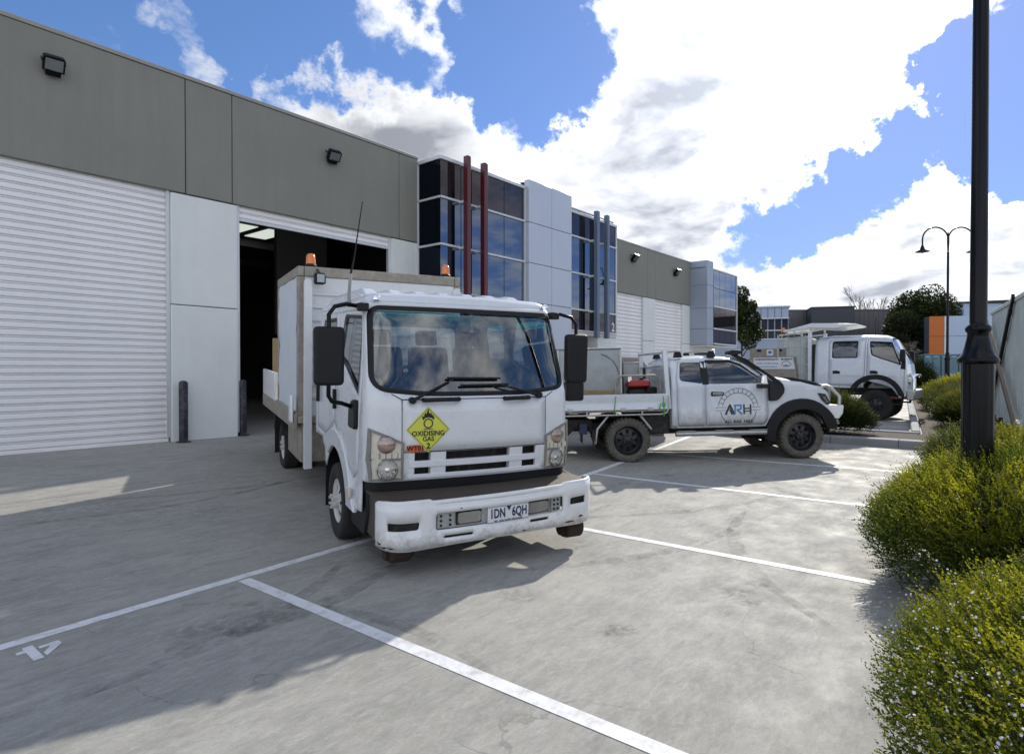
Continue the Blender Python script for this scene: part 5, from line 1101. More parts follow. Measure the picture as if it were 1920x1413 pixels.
# ------------------------------------------------------------------ load on the ute tray (world matrices via the ute's frame)
UMAT = Matrix.Translation(UT) @ Matrix.Rotation(URZ, 4, 'Z') @ Matrix.Rotation(UPIT, 4, 'Y')
def on_ute(name, label, cat, x, y, z=trz + .07, group=None):
    p = UMAT @ Vector((x, y, z)); return thing(name, label, cat, p, (0, UPIT, URZ), group)
tb = on_ute('tool_box', 'tall dented checker plate aluminium tool box on the ute tray', 'tool box', -.62, .95)
MB().box(-.58, .62, -.42, .50, 0, 1.10).build('box_shell', 'toolbox_plate', tb, bevel=.012)
MB().box(-.60, .64, -.44, .52, 1.10, 1.13).build('lid', 'toolbox_plate', tb, bevel=.01)
for x in (-.57, .61): MB().box(x - .02, x + .02, -.44, -.40, 0, 1.10).build('corner_angle', 'aluminium', tb, bevel=.004)
rr_ = [(.15 + .42 * math.cos(R(a)), -.423, .60 + .42 * math.sin(R(a))) for a in range(-75, 80, 8)]
MB().tube(rr_, .012, 6).build('round_dent_crease', 'toolbox_plate', tb, smooth=60)
tb2 = on_ute('tool_box', 'smaller plain metal box beside the tall checker plate tool box', 'tool box', .14, .95)
MB().box(-.08, .20, -.30, .45, 0, .83).build('box_shell', 'toolbox_plate', tb2, bevel=.012)
MB().box(-.09, .21, -.31, .46, .83, .85).build('lid', 'aluminium', tb2, bevel=.006)
pump = on_ute('engine_pump', 'red and black petrol engine pump strapped on the ute tray', 'pump', .30, .48)
pump.scale = (1.35, 1.2, 1.28)
MB().box(-.24, .22, -.16, .20, .0, .10).build('skid_base', 'chassis', pump, bevel=.01)
MB().lathe([(0, -.13), (.10, -.12), (.13, 0), (.10, .12), (0, .13)], 14, (-.02, 0, .20), axis='x').build('engine_block', 'black_plastic', pump, smooth=40)
MB().prism(rpoly([(-.16, .30), (.16, .30), (.14, .40), (-.14, .40)], .04, 4), lambda a, b, c: (a, c, b), -.13, .13).build('fuel_tank', 'engine_red', pump, bevel=.025)
MB().cyl((.05, 0, .40), (.05, 0, .43), .03, 10).build('fuel_cap', 'black_plastic', pump)
MB().cyl((-.12, -.05, .38), (-.12, -.05, .46), .035, 10).build('air_filter', 'chrome', pump, smooth=40)
MB().box(.10, .24, -.12, .1, .16, .30).build('muffler', 'black_plastic', pump, bevel=.02)
MB().tube([(.06 * math.cos(2 * math.pi * i / 20) - .06, -.18, .13 + .06 * math.sin(2 * math.pi * i / 20)) for i in range(20)], .012, 6, closed=True).build('hose_coil', 'strap_amber', pump)
MB().bar((.10, .05, .42), (.10, .05, .58), .05, .03).build('handle_grip', 'black_plastic', pump)
hp = on_ute('hoop_rail', 'amber steel hoop rail standing along the near side of the ute tray', 'rail', .20, .12)
MB().tube([(-.40, 0, .0), (-.40, 0, .50), (-.37, 0, .57), (-.30, 0, .60), (.32, 0, .60), (.39, 0, .57), (.42, 0, .50), (.42, 0, 0)], .019, 8).build('hoop', 'aged_ali', hp, smooth=50)
MB().box(-.44, -.36, -.03, .03, 0, .01).build('foot_plate', 'aged_ali', hp); MB().box(.38, .46, -.03, .03, 0, .01).build('foot_plate', 'aged_ali', hp)
sg = on_ute('ratchet_strap', 'bright green ratchet strap over the hoop rail and tray side', 'strap', .20, .10)
MB().bar((-.41, -.02, .23), (.41, -.02, .24), .006, .030).build('webbing', 'strap_green', sg)
MB().tube([(-.41, -.02, .24), (-.43, -.135, .24), (-.46, -.14, -.02), (-.48, -.12, -.12)], .008, 5).build('webbing', 'strap_green', sg)
MB().tube([(.42, -.02, .24), (.43, -.135, .22), (.44, -.14, 0), (.44, -.12, -.14)], .008, 5).build('webbing', 'strap_green', sg)
MB().box(.41, .465, -.17, -.125, .04, .11).build('ratchet', 'strap_green', sg, bevel=.01)
MB().tube([(.37, -.16, .1), (.35, -.17, .02), (.36, -.165, -.02)], .012, 5).build('loose_tail', 'strap_green', sg)
sa = on_ute('ratchet_strap', 'amber webbing strap stretched along the tool box to the hoop rail', 'strap', -.2, .45)
MB().bar((-1.15, -.02, .34), (.02, -.28, .30), .008, .05).build('webbing', 'strap_amber', sa)
MB().bar((.0, -.28, .27), (.78, -.02, .20), .03, .045).build('timber_end', 'wood', sa)
# ------------------------------------------------------------------ second truck (side view), nose towards the hedge
CT = Vector((20.39, 3.30, .24))
ct = thing('crew_cab_truck', 'white four door truck with meshed load frame parked behind the ute', 'truck', CT, (0, 0, R(-90)))
CW = 1.95
def cy_(x, z):
    y = .05
    if z > 1.35: y += (z - 1.35) * .09 + max(0, z - 2.22) * .8
    if x > .55: y += max(0, x - .55) ** 2 * 1.2
    return y
def cs(s, off=0.): return (lambda x, z: (x, cy_(x, z) - off, z)) if s == 0 else (lambda x, z: (x, CW - cy_(x, z) + off, z))
ctop = [(-1.62, 2.38), (-1.58, 2.44), (-1.2, 2.475), (-.2, 2.47), (.20, 2.44), (.38, 2.36)]
cfr = [(.74, 1.64), (.78, 1.30), (.80, 1.0), (.76, .68)]
col_ = [(-1.62, .95), (-.40, .93)] + arc(0, .62, .60, 148, 20, 12) + [(.58, .68)] + cfr[::-1] + ctop[::-1]
cwin_r = rpoly([(-1.15, 1.82), (-.47, 1.82), (-.46, 2.33), (-1.15, 2.33)], .06, 4)
cwin_f = rpoly([(-.17, 2.31), (-.12, 1.90), (.10, 1.80), (.64, 1.60), (.40, 2.27)], [.05, .06, .1, .03, .04], 4)
cdr = rpoly([(-1.23, 1.02), (-.30, .98), (-.27, 2.37), (-1.24, 2.37)], .04, 3); cdf = rpoly([(-.23, 1.16), (.40, .98), (.55, .74), (.70, .74), (.705, 1.62), (.37, 2.33), (-.22, 2.37)], [.04, .15, .04, .03, .03, .03, .03], 3)
for s in (0, 1):
    sheet(col_, [cdr, cdf], .1, cs(s)).build('body_side', 'ute_white', ct, smooth=50, solid=.01)
    for pol, wn_, hx in ((cdr, cwin_r, -1.12), (cdf, cwin_f, -.14)):
        d = sheet(shrink(pol, .006), [wn_], .1, cs(s, .002)).build('door', 'ute_white', ct, smooth=50, solid=.012)
        sheet(shrink(wn_, -.004), [], .15, cs(s, -.006)).build('side_window', 'side_glass', d)
        ring(shrink(wn_, -.006), shrink(wn_, .035), cs(s, .008)).build('window_seal', 'black_plastic', d)
        MB().prism(rpoly([(hx, 1.36), (hx + .20, 1.36), (hx + .20, 1.42), (hx + .13, 1.455), (hx, 1.45)], .02, 3), lambda a, b, c: (a, cy_(a, b) - c if s == 0 else CW - cy_(a, b) + c, b), 0, .03).build('door_handle', 'black_plastic', d, bevel=.006)
    sheet([(-1.25, 1.30), (.70, 1.28), (.70, 1.293), (-1.25, 1.313)], [], .2, cs(s, .012)).build('swage_line', 'ute_white', ct, solid=.012)
    MB().prism(arc(0, .62, .72, 152, 5, 14) + arc(0, .62, .585, 15, 158, 14), lambda a, b, c: (a, c if s == 0 else CW - c, b), -.02, .10).build('wheel_arch', 'black_plastic', ct, bevel=.015)
    yy = (.06, .16) if s == 0 else (CW - .16, CW - .06)
    MB().prism([(.30, .68), (.40, .47), (.66, .46), (.70, .68), (.64, .68), (.62, .52), (.44, .52), (.38, .68)], lambda a, b, c: (a, c, b), *yy).build('cab_step', 'black_plastic', ct, bevel=.01)
    MB().box(.26, .76, *yy, .64, .72).build('step_rail', 'red_dark', ct, bevel=.01)
    y_ = .04 if s == 0 else CW - .04
    mr_ = MB().prism(rpoly([(.60, 1.70), (.74, 1.70), (.74, 2.05), (.62, 2.05)], .04, 4), lambda a, b, c: (a, y_ + c, b), -.12 if s == 0 else -.06, .06 if s == 0 else .12).build('mirror', 'black_plastic', ct, bevel=.02)
    sheet([(.62, 1.50), (.735, 1.48), (.735, 1.75), (.66, 1.78)], [], .2, cs(s, .015)).build('mirror_triangle', 'black_plastic', ct)
    wheel(ct, (0, .14 if s == 0 else CW - .14, .45), .45, .26, .23, -1 if s == 0 else 1, 'rubber', 'rim_black', holes=6, dish=.05)  # dark rim colour stands in for the shadow on this wheel
    wheel(ct, (-3.3, .14 if s == 0 else CW - .14, .45), .45, .26, .23, -1 if s == 0 else 1, 'rubber', 'rim_black', holes=6, dish=.05)  # rim coloured dark for shadow here too
def cskin(pts, nm, m, crown=.02):
    rows = []
    for (x, z) in pts:
        a = cy_(x, z); b = CW - a; rows.append([(x + (crown if nm == 'windscreen' or nm == 'front_mask' else 0) * (1 - abs(2 * j / 10 - 1) ** 2), a + (b - a) * j / 10, z + (crown * (1 - abs(2 * j / 10 - 1) ** 3) if nm == 'roof' else 0)) for j in range(11)])
    return MB().grid(rows).build(nm, m, ct, smooth=60)
cskin(ctop, 'roof', 'ute_white', .05); cskin([(.38, 2.36), (.56, 2.0), (.74, 1.64)], 'windscreen', 'screen_glass', .05); cskin(cfr, 'front_mask', 'ute_white', .05); cskin([(-1.62, 2.38), (-1.62, .95)], 'cab_back', 'ute_white')
MB().box(-.3, .6, .2, CW - .2, 1.3, 1.62).build('dashboard', 'dash', ct, bevel=.03)
for x in (-.35, -1.3):
    for y in (.5, 1.45): MB().prism(rpoly([(x, 1.2), (x - .12, 2.05), (x + .02, 2.08), (x + .16, 1.25)], .06, 4), lambda a, b, c: (a, c, b), y - .23, y + .23).build('seat', 'seat_cloth', ct, bevel=.04)
MB().box(.30, .42, .3, .6, 2.20, 2.34).build('hanging_pass', 'dash', ct)
MB().box(.76, .96, .06, CW - .06, .62, .90).build('bumper', 'aluminium', ct, bevel=.03)
MB().tube([(.92, .12, .86), (.93, .12, 1.20), (.90, .16, 1.30), (.82, .2, 1.34)], .045, 10).build('bull_bar', 'chrome', ct, smooth=50)
MB().tube([(.90, .18, 1.28), (.93, .5, 1.32), (.93, 1.45, 1.32), (.90, 1.77, 1.28)], .04, 10).build('bull_bar_hoop', 'chrome', ct, smooth=50)
MB().lathe([(.0, .0), (.10, .0), (.09, .03), (0, .04)], 16, (.80, .26, 1.12), axis='x').build('headlamp', 'chrome', ct, smooth=40)
MB().box(-.12, .02, .9, 1.05, 2.50, 2.52).build('roof_vent', 'black_plastic', ct)
MB().tube([(-.05, .35, 2.46), (-.05, .35, 3.0)], .008, 5).build('aerial', 'black_plastic', ct)
for y in (.55, 1.4): MB().box(-5.2, .8, y - .04, y + .04, .72, .92).build('chassis_rail', 'chassis', ct)
MB().box(-2.7, -.8, .25, .6, .60, .95).build('fuel_tank', 'chassis', ct, bevel=.04)
MB().box(-5.4, -1.78, .0, CW, .98, 1.08).build('tray_deck', 'aged_ali', ct)
# load frame with mesh sides and canopy roof
lf = node('load_frame', ct)
def br(a, b, w=.05, m='aluminium', nm='frame_bar'): return MB().bar(a, b, w, w).build(nm, m, lf)
for y in (.03, CW - .03):
    MB().box(-1.80, -1.70, y - .05, y + .05, 1.06, 2.66).build('headboard_post', 'ute_white', lf, bevel=.008)
    br((-2.68, y, 1.06), (-2.68, y, 2.58)); br((-2.68, y, 2.56), (-1.75, y, 2.63))
    for z in (1.35, 1.62, 1.89, 2.16, 2.38): MB().bar((-2.66, y, z), (-1.78, y, z + .02), .014, .022).build('mesh_wire', 'galv', lf)
    for x in (-2.55, -2.38, -2.2, -2.02, -1.88): MB().bar((x, y, 1.08), (x, y, 2.56), .012, .012).build('mesh_wire', 'galv', lf)
MB().box(-2.60, -1.95, .25, CW - .25, 1.09, 2.50).build('water_tank', 'ply_tank', lf, bevel=.06)
MB().prism([(-2.52, 2.70), (-1.72, 2.90), (-.50, 2.83), (-.48, 2.79), (-1.1, 2.71), (-1.72, 2.76), (-2.52, 2.64)], lambda a, b, c: (a, c, b), .05, CW - .45).build('canopy_roof', 'ute_white', lf, bevel=.015)
for y in (.10, CW - .10): br((-1.75, y, 2.62), (-1.75, y, 2.80)); br((-2.45, y, 2.55), (-2.45, y, 2.70))
bc = MB().lathe([(.07, 0), (.07, .04), (.06, .05)], 14, (-2.55, .10, 2.60)).build('beacon', 'black_plastic', lf); MB().lathe([(.058, .05), (.058, .15), (.03, .19), (0, .195)], 14, (-2.55, .10, 2.60), cap=False).build('beacon_lens', 'orange_lens', bc, smooth=50)
MB().tube([(-1.66, .10, 1.1), (-1.67, .12, 1.7), (-1.66, .12, 2.25)], .05, 8).build('exhaust_stack', 'black_plastic', ct, smooth=50)
# locker with company sign on its tray
lk = node('tray_locker', ct)
MB().box(-3.62, -2.50, .20, CW - .1, 1.08, 2.17).build('locker_shell', 'aged_ali', lk, bevel=.015)
MB().prism([(-3.75, 1.06), (-2.10, 1.06), (-2.14, 1.40), (-2.2, 1.88), (-3.55, 1.88), (-3.66, 1.40)], lambda a, b, c: (a, c, b), -.02, .18).build('locker_front', 'aged_ali', lk, bevel=.012)
sgn = MB().prism([(-3.42, 1.50), (-2.16, 1.50), (-2.24, 1.86), (-3.42, 1.86)], lambda a, b, c: (a, c, b), -.032, -.021).build('company_sign', 'plate_white', lk)
sgn['label'] = 'white company sign with blue lettering'
for (x0, x1, zc_, hh_, m_) in ((-3.38, -2.66, 1.805, .055, 'ink_navy'), (-2.58, -2.28, 1.805, .055, 'ink_navy'), (-3.36, -3.14, 1.675, .034, 'ink_blue'), (-3.10, -2.68, 1.675, .034, 'ink_blue'), (-3.36, -2.70, 1.575, .032, 'ink_blue')):
    q = MB(); x = x0; gq_ = random.Random(int(x0 * 100))      # lines of print too small to read, as strokes
    while x < x1:
        w_ = gq_.uniform(.012, .03); q.box(x, x + w_, -.0345, -.033, zc_ - hh_ * gq_.choice((.5, .5, .3)), zc_ + hh_ * gq_.choice((.5, .5, .35))); x += w_ + .010
    q.build('lettering', m_, sgn)
text('ARH', .095, 'ink_navy', sgn, 'lettering', (-2.42, -.034, 1.60), (1, 0, 0), (0, 0, 1), bold=.002)
MB().grid([[(-2.42 + q * math.cos(R(a)), -.0345, 1.61 + q * math.sin(R(a))) for a in range(0, 181, 12)] for q in (.13, .145)]).build('sign_arc', 'ink_navy', sgn)
for x in (-3.32, -2.66): MB().prism(rpoly([(x - .07, 2.06), (x + .07, 2.06), (x + .07, 2.13), (x - .07, 2.13)], .03, 3), lambda a, b, c: (a, c, b), .18, .205).build('latch', 'black_plastic', lk)
MB().box(-3.08, -2.88, .185, .198, 1.93, 2.13).build('sticker', 'plate_white', lk); MB().box(-3.03, -2.93, .180, .1845, 2.0, 2.08).build('sticker_mark', 'ink_blue', lk)
# partly hidden tray with ladder rack behind the ute's headboard
rk2 = thing('parked_ute', 'dark windowed ute with a pipe ladder rack showing behind the white ute headboard', 'ute', (13.6, 7.9, gz(13.6, 7.9)), (0, 0, R(-62)))
MB().prism(rpoly([(-.1, .55), (1.5, .55), (1.5, 1.12), (1.1, 1.20), (.62, 1.78), (.0, 1.80), (-.1, 1.3)], .08, 4), lambda a, b, c: (a, c, b), -.85, .85).build('cab', 'grey_trim', rk2, bevel=.06)
MB().prism(rpoly([(-.12, 1.34), (-.12, 1.70), (-.115, 1.70), (-.115, 1.34)], 0, 1), lambda a, b, c: (a, c, b), -.7, .7).build('rear_window', 'car_glass', rk2)
MB().box(-2.2, -.15, -.9, .9, .70, .80).build('tray', 'aged_ali', rk2)
for y in (-.85, .85):
    MB().tube([(-.18, y, .8), (-.18, y, 1.95)], .025, 8).build('rack_post', 'galv', rk2); wheel(rk2, (1.0, y - (.05 if y > 0 else -.05), .36), .36, .22, .21, 1 if y > 0 else -1, 'rubber', 'rim_black'); wheel(rk2, (-1.6, y - (.05 if y > 0 else -.05), .36), .36, .22, .21, 1 if y > 0 else -1, 'rubber', 'rim_black')
for z in (1.25, 1.6, 1.93): MB().tube([(-.18, -.85, z), (-.18, .85, z)], .02, 8).build('rack_rail', 'galv', rk2)
# ------------------------------------------------------------------ kerbs and beds
def kerb(name, pts, w, h, label=None):
    mb = MB(); 
    for a, b in zip(pts[:-1], pts[1:]):
        a = Vector((*a, 0)); b = Vector((*b, 0)); n = max(1, int((b - a).length / 1.2)); d = (b - a) / n; pr = Vector((-d.y, d.x, 0)).normalized() * w
        for i in range(n):
            p = a + d * (i + .006); q = a + d * (i + .994)
            vs = []
            for z0, ins in ((-.12, 0), (h - .02, 0), (h, .02)):
                for k, c in enumerate((p, q, q + pr, p + pr)):
                    k_ = pr.normalized() * (ins if k < 2 else -ins); vs.append((c.x + k_.x, c.y + k_.y, gz(c.x, c.y) + z0))
            mb.add(vs, [(0, 1, 5, 4), (1, 2, 6, 5), (2, 3, 7, 6), (3, 0, 4, 7), (4, 5, 9, 8), (5, 6, 10, 9), (6, 7, 11, 10), (7, 4, 8, 11), (8, 9, 10, 11)])
    return struct(mb.build(name, 'kerb'))
kerb('kerb', [(14.35, -3.0), (14.35, 5.6)], -.28, .15)
kerb('kerb', [(16.3, 5.6), (16.3, 1.75)], -.2, .13)
kerb('kerb', [(16.3, 1.75), (44, 5.3)], .17, .15)
kerb('kerb', [(2.35, .42), (14.3, .42)], -.15, .10)
def bed(name, pts, z=.05):
    mb = MB(); vs = [(x, y, gz(x, y) + z) for x, y in pts]; return struct(mb.add(vs, [tuple(range(len(vs)))]).build(name, 'soil'))
bed('garden_bed', [(14.62, -3), (16.12, -3), (16.12, 5.6), (14.62, 5.6)], .10)
bed('garden_bed', [(2.35, -2.6), (14.3, -2.6), (14.3, .35), (2.35, .35)], .06)
bed('garden_bed', [(16.3, 1.7), (16.3, -1.4), (44, 2.2), (44, 5.25)], .08)
# ------------------------------------------------------------------ foliage builders
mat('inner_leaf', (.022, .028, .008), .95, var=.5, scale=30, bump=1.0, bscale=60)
def leaves_mesh(name, P_, D_, L_, W_, C_, parent, material='foliage', bend=.25):
    """many pointed leaves: base points, directions, lengths, widths, colours (numpy)"""
    n = len(P_); up = rng.normal(size=(n, 3)); S = np.cross(D_, up); S /= np.linalg.norm(S, axis=1)[:, None] + 1e-9
    N_ = np.cross(S, D_); mid = P_ + D_ * (L_ * .5)[:, None] + N_ * (L_ * bend * .3)[:, None]; tip = P_ + D_ * L_[:, None]
    V = np.stack([P_, mid - S * W_[:, None], tip, mid + S * W_[:, None]], 1).reshape(-1, 3)
    me = bpy.data.meshes.new(name); me.vertices.add(4 * n); me.vertices.foreach_set('co', V.astype(np.float32).ravel())
    me.loops.add(4 * n); me.loops.foreach_set('vertex_index', np.arange(4 * n, dtype=np.int32))
    me.polygons.add(n); me.polygons.foreach_set('loop_start', np.arange(0, 4 * n, 4, dtype=np.int32)); me.polygons.foreach_set('loop_total', np.full(n, 4, dtype=np.int32))
    at = me.color_attributes.new('tint', 'FLOAT_COLOR', 'POINT'); at.data.foreach_set('color', np.repeat(np.concatenate([C_, np.ones((n, 1))], 1), 4, axis=0).astype(np.float32).ravel())
    me.materials.append(MATS[material]); me.update(); me.validate()
    o = bpy.data.objects.new(name, me); col.objects.link(o); o.parent = parent; return o
def unit(v): return v / (np.linalg.norm(v, axis=1)[:, None] + 1e-9)
def lump(d, seeds):
    """uneven outline: radius factor for directions d"""
    f = np.ones(len(d))
    for s_, a, k in seeds: f += a * np.maximum(0, d @ s_) ** k
    return f
def shrub(label, loc, rx, ry, h, sprigs, per, leaf, cols, flowers=0, seed=1, lean=.0, name='shrub', group='shrubs in the garden beds', wild=.10):
    g = np.random.default_rng(seed); t = thing(name, label, 'shrub', loc, group=group)
    seeds = [(unit(g.normal(size=(1, 3)) * np.array([1, 1, .7]))[0], g.uniform(-.16, .22), g.choice([6, 14, 30, 60])) for _ in range(34)]
    d = unit(g.normal(size=(sprigs, 3)) * np.array([1, 1, .8])); d[:, 2] = np.abs(d[:, 2]) * 1.0 - .62 * g.random(sprigs) ** 1.5; d = unit(d)
    depth = 1 - .30 * g.random(sprigs) ** 1.6
    rad = lump(d, seeds) * depth * (1 + wild * .22 * g.normal(size=sprigs)); 
    B = np.stack([d[:, 0] * rx * rad, d[:, 1] * ry * rad, .38 * h + d[:, 2] * .62 * h * rad], 1); B[:, 2] = np.maximum(B[:, 2], .03)
    grow = unit(d * np.array([.85, .85, .55]) + np.array([0, 0, .55]) + g.normal(size=(sprigs, 3)) * .38)
    sl_ = leaf * g.uniform(3.0, 5.6, sprigs) * (1 + (g.random(sprigs) < .03) * g.uniform(.4, 1.2, sprigs))
    # leaves along each sprig
    tpos = np.tile(np.linspace(0, 1, per), (sprigs, 1)) + g.uniform(-.03, .03, (sprigs, per))
    bend = unit(grow + np.array([0, 0, .3]))
    pts = B[:, None, :] + grow[:, None, :] * (sl_[:, None] * tpos)[:, :, None] + bend[:, None, :] * (sl_[:, None] * tpos ** 2 * .35)[:, :, None]
    ld = unit((grow[:, None, :] * .95 + g.normal(size=(sprigs, per, 3)) * .40).reshape(-1, 3))
    L_ = leaf * g.uniform(.7, 1.35, sprigs * per) * np.tile(1.1 - .35 * np.linspace(0, 1, per), sprigs); W_ = L_ * g.uniform(.22, .36, sprigs * per)
    cA, cB, cC = [np.array(c) for c in cols]
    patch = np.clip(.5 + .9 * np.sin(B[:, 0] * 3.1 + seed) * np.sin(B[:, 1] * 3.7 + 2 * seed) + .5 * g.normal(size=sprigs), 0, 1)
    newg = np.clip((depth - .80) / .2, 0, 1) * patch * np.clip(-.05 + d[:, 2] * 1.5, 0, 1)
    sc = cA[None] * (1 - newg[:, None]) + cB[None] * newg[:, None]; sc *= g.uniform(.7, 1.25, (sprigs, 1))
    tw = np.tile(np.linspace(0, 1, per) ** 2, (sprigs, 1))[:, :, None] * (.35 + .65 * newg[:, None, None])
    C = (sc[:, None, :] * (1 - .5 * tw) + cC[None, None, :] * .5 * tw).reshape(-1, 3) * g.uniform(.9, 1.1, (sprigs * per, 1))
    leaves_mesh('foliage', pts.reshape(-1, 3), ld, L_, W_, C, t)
    st = MB()
    for k in range(9):
        a = 2 * math.pi * k / 9; rr = g.uniform(.35, .75); st.tube([(0, 0, -.05), (rx * rr * .35 * math.cos(a), ry * rr * .35 * math.sin(a), h * .3), (rx * rr * math.cos(a), ry * rr * math.sin(a), h * .68)], [.025, .016, .007], 5)
    # twiggy core so the heart of the bush is closed
    for k in range(260):
        v = g.normal(size=3); v /= np.linalg.norm(v); v[2] = abs(v[2]); p0 = v * .25; p1 = v * g.uniform(.5, .86)
        st.tube([(p0[0] * rx, p0[1] * ry, .12 * h + p0[2] * .6 * h), (p1[0] * rx, p1[1] * ry, .3 * h + p1[2] * .6 * h)], [.008, .003], 4)
    # closed dark filler hull that makes the bush opaque
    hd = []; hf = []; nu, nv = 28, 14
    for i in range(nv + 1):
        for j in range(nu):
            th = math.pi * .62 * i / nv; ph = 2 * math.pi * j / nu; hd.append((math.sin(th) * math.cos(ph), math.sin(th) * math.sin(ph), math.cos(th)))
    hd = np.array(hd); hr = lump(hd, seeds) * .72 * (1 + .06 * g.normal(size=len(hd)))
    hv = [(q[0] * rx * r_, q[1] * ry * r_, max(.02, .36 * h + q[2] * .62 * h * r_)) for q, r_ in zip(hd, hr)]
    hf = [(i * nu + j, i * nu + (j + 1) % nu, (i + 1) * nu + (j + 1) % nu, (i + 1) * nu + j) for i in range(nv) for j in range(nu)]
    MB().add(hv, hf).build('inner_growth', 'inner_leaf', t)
    st.build('stems', 'bark', t)
    if flowers:
        idx = g.choice(sprigs, flowers, p=(w_ := np.exp(-(((d[:, 0] + .55) / .5) ** 2)) * np.clip(1.25 - d[:, 2], .1, 1) + .05) / w_.sum())
        ends = pts[idx, -1, :]; q = MB(); 
        vs = []; fs = []
        for e in ends:
            for r_ in range(g.integers(1, 4)):
                c = e + g.normal(size=3) * .012; nn = unit((d[idx[0]][None] * .3 + g.normal(size=(1, 3)) * .5 + np.array([[-.5, .1, .6]])))[0]; s1 = np.cross(nn, [0, 0, 1.]); s1 /= np.linalg.norm(s1) + 1e-9; s2 = np.cross(nn, s1); b = len(vs); r0 = g.uniform(.003, .0055)
                vs.append(tuple(c + nn * .001)); vs += [tuple(c + (s1 * math.cos(2 * math.pi * i / 5) + s2 * math.sin(2 * math.pi * i / 5)) * r0) for i in range(5)]; fs += [(b, b + 1 + i, b + 1 + (i + 1) % 5) for i in range(5)]
        fo = q.add(vs, fs).build('blossom', 'petal', t, fix=False); fo['kind'] = 'stuff'
    return t
G1, G2, G3 = (.045, .080, .008), (.45, .43, .018), (.56, .52, .04)
H1, H2, H3 = (.042, .080, .010), (.30, .29, .02), (.40, .38, .04)
shrub('golden green shrub with tiny white blossoms in front of the lamp post bed', (3.15, -.74, .05), 1.45, 1.02, .95, 26000, 12, .0145, (G1, G2, G3), flowers=1900, seed=3)
shrub('large golden feathery shrub around the foot of the black lamp post', (6.35, -.15, .05), 1.42, 1.06, 1.0, 21000, 12, .018, (H1, G2, G3), seed=8, flowers=120)
shrub('small mid green shrub between the lamp post and the concrete kerb', (10.6, .05, .12), 1.25, .85, .75, 8000, 10, .026, ((.045, .07, .02), H2, H3), seed=12)
shrub('low dark green shrub behind the kerb corner', (19.4, .85, .30), 1.7, .80, .85, 8000, 10, .034, ((.035, .055, .010), H2, (.20, .18, .03)), seed=17)
shrub('rounded grey green shrub under the far double lamp', (23.6, 1.30, .30), 2.0, .90, .95, 8000, 10, .036, ((.05, .07, .02), (.14, .14, .03), (.22, .20, .05)), seed=21)
shrub('yellowish shrub at the base of the far double lamp', (26.6, 1.75, .30), 1.5, .95, 1.15, 7000, 10, .038, ((.05, .07, .012), G2, G3), seed=24)
shrub('dark feathery shrub on the kerb island in front of the ute bull bar', (15.3, 3.45, .30), .65, .85, .85, 8000, 11, .028, ((.030, .048, .012), (.11, .12, .02), (.16, .16, .03)), seed=31)
# ------------------------------------------------------------------ lamp posts
def lamp_post(label, loc, base_r, collar_z, top_z, arm, rz, fl=12):
    t = thing('lamp_post', label, 'street lamp', loc, (0, 0, rz), 'black ornamental lamp posts')
    n = 32; b = base_r; prof = []
    mb = MB()
    rows_ = []
    for z in (-.3, .0, collar_z - .32):
        rows_.append([(b * (1.01 - .035 * abs(math.cos(fl * math.pi * j / 96)) ** 3) * math.cos(2 * math.pi * j / 96), b * (1.01 - .035 * abs(math.cos(fl * math.pi * j / 96)) ** 3) * math.sin(2 * math.pi * j / 96), z) for j in range(97)])
    mb.grid(rows_).build('fluted_base', 'black_metal', t, smooth=50)
    z0 = collar_z - .33
    MB().lathe([(b * 1.0, z0), (b * 1.24, z0 + .01), (b * 1.30, z0 + .03), (b * 1.24, z0 + .05), (b * 1.05, z0 + .075), (b * .86, z0 + .13), (b * .72, z0 + .20), (b * .66, z0 + .25), (b * .78, z0 + .265), (b * .82, z0 + .285), (b * .76, z0 + .305), (b * .58, z0 + .32), (b * .54, z0 + .33)], n).build('collar', 'black_metal', t, smooth=50)
    MB().lathe([(b * .54, z0 + .30), (b * .47, top_z - .9), (b * .34, top_z - .86), (b * .30, top_z - .25), (b * .20, top_z), (0, top_z + .02)], 24).build('pole', 'black_metal', t, smooth=40)
    MB().lathe([(b * .47, top_z - .93), (b * .56, top_z - .90), (b * .47, top_z - .86)], 20, cap=False).build('pole_ring', 'black_metal', t, smooth=50)
    for s in (-1, 1):
        r_ = arm / 2; pts = [(0, 0, top_z - .85), (0, s * .02, top_z - .45)] + [(0, s * (r_ - r_ * math.cos(R(a))), top_z - .30 + r_ * .95 * math.sin(R(a))) for a in range(15, 181, 15)] + [(0, s * arm, top_z - .55)]
        a_ = MB().tube(pts, .032, 10).build('arm', 'black_metal', t, smooth=60)
        MB().lathe([(.05, .16), (.06, .10), (.085, .05), (.09, 0), (.12, -.03), (.27, -.10), (.285, -.12), (.26, -.115), (.10, -.05)], 24, (0, s * arm, top_z - .72), cap=False).build('lamp_shade', 'black_metal', t, smooth=50)
        MB().lathe([(.09, -.06), (.085, -.13), (.05, -.17), (0, -.18)], 16, (0, s * arm, top_z - .72), cap=False).build('lamp_globe', 'clear_lens', t, smooth=50)
    return t
lamp_post('near black fluted lamp post rising out of the golden shrub', (6.25, .285, 0), .110, 2.08, 7.2, .95, R(50))
fl_ = at_depth(1776, 694, 27); lamp_post('far black double armed lamp post beyond the low hedge', (fl_.x, fl_.y, .24), .098, 2.25, 7.45, 1.12, YAW)
